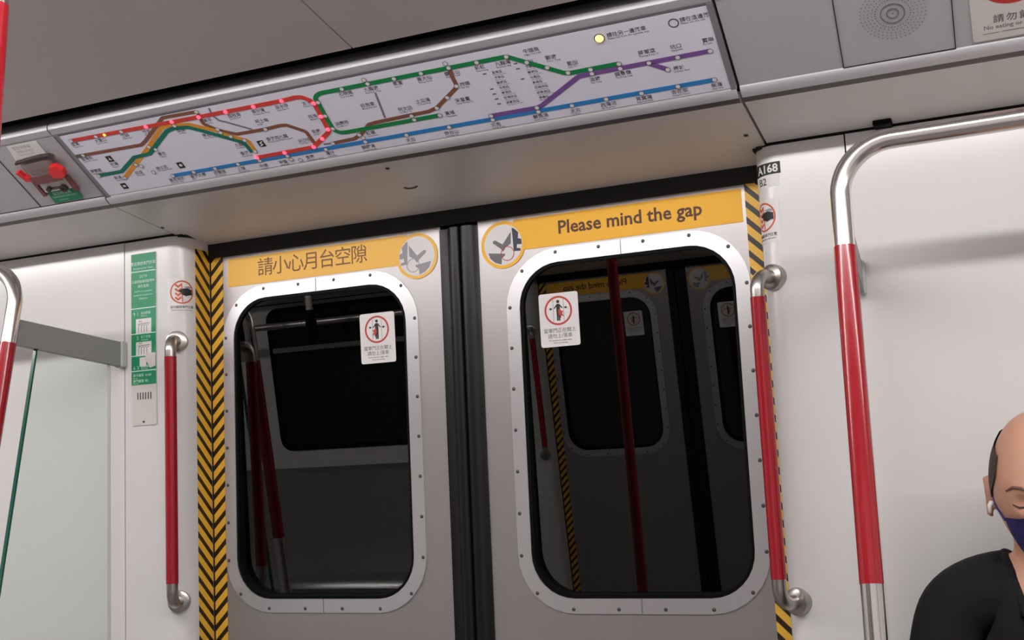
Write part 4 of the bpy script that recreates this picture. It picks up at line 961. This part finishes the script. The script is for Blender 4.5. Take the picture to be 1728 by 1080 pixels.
# clothes: the body's own surface, lifted a little, cut at neckline, sleeves, waist and hems
def garment(keep, off, snap=None):
    bm = bmesh.new(); vs = [bm.verts.new(v) for v in full[0]]
    for f in full[1]: bm.faces.new([vs[i] for i in f])
    bmesh.ops.recalc_face_normals(bm, faces=bm.faces); bm.normal_update()
    bm.verts.index_update()
    nrm = [v.normal.copy() for v in bm.verts]; co = [v.co.copy() for v in bm.verts]
    kf = [[v.index for v in f.verts] for f in bm.faces if keep(f.calc_center_median())]
    bm.free()
    used = sorted({i for f in kf for i in f}); mp = {u_: k_ for k_, u_ in enumerate(used)}
    n = len(used)
    V = [tuple(co[i] + nrm[i] * off) for i in used] + [tuple(co[i] + nrm[i] * .001) for i in used]
    F = [tuple(mp[i] for i in f) for f in kf]; cnt = {}
    for f in F:
        for i in range(len(f)):
            e = tuple(sorted((f[i], f[(i + 1) % len(f)]))); cnt[e] = cnt.get(e, 0) + 1
    if snap:
        for i in {i for e, c_ in cnt.items() if c_ == 1 for i in e}:
            V[i], V[n + i] = snap(V[i]), snap(V[n + i])
    F += [(a, b, n + b, n + a) for (a, b), c_ in cnt.items() if c_ == 1]     # hems turn in to the skin
    return V, F
NY = -.262
def is_shirt(c):
    if c.z < .56 or c.z > 1.19: return False
    if c.z > 1.04 and ((c.x - X) / .064) ** 2 + ((c.y - NY) / .076) ** 2 < 1: return False
    if c.z > 1.11 and c.y < -.31: return False
    if c.z > 1.13 and c.y < -.275 and abs(c.x - X) < .078: return False
    if c.z < .84 and (abs(c.x - X) > .166 or c.y < -.375): return False
    return c.y > -.40 and c.z < 1.2
edge_pts = []
def neck_snap(p):        # a clean crew neckline
    if p[2] < 1.03: return p
    dx, dy = p[0] - X, p[1] - NY
    k_ = math.sqrt((dx / .064) ** 2 + (dy / .076) ** 2)
    if k_ < .6 or k_ > 1.5: return p
    q = (X + dx / k_, NY + dy / k_, p[2]); edge_pts.append(Vector(q)); return q
obj('shirt', garment(is_shirt, .007, neck_snap), M_shirt, P, smooth='all')
ring_ = []
for k_ in range(48):
    a_ = 2 * math.pi * k_ / 48
    ex, eyy = X + .064 * math.cos(a_), NY + .076 * math.sin(a_)
    near_ = sorted(edge_pts, key=lambda v: (v.x - ex) ** 2 + (v.y - eyy) ** 2)[:5]
    ring_.append(Vector((ex, eyy, sum(v.z for v in near_) / len(near_))))
for it in range(3): ring_ = [(ring_[i - 1] + ring_[i] * 2 + ring_[(i + 1) % 48]) / 4 for i in range(48)]
ring_.append(ring_[0])
obj('shirt_collar', tube(ring_, .0072, 12), M_shirt, P, smooth='all')
obj('trousers', garment(lambda c: .10 < c.z < .575 and c.y > -.76, .009), M_trou, P, smooth='all')
for s in (-1, 1):
    obj('shoe', skin_mesh([[((X + s * .13, -.655, .052), .045), ((X + s * .132, -.70, .045), .046), ((X + s * .14, -.80, .036), .042), ((X + s * .142, -.885, .03), .03)]], 2), M_shoe, P, smooth='all')

# ------------------------------------------------------------------ put the wall frame into the leaning car side
for o, fr in TOPS:
    L = Matrix.Translation(o.location)
    if fr == 'wall': o.matrix_world = MW @ L
    elif fr == 'opp': o.matrix_world = RZ @ MW @ L
    elif fr == 'wallz': o.matrix_world = L
for c, o in copies:
    c.matrix_world = RZ @ MW @ Matrix.Translation(ORG[o])
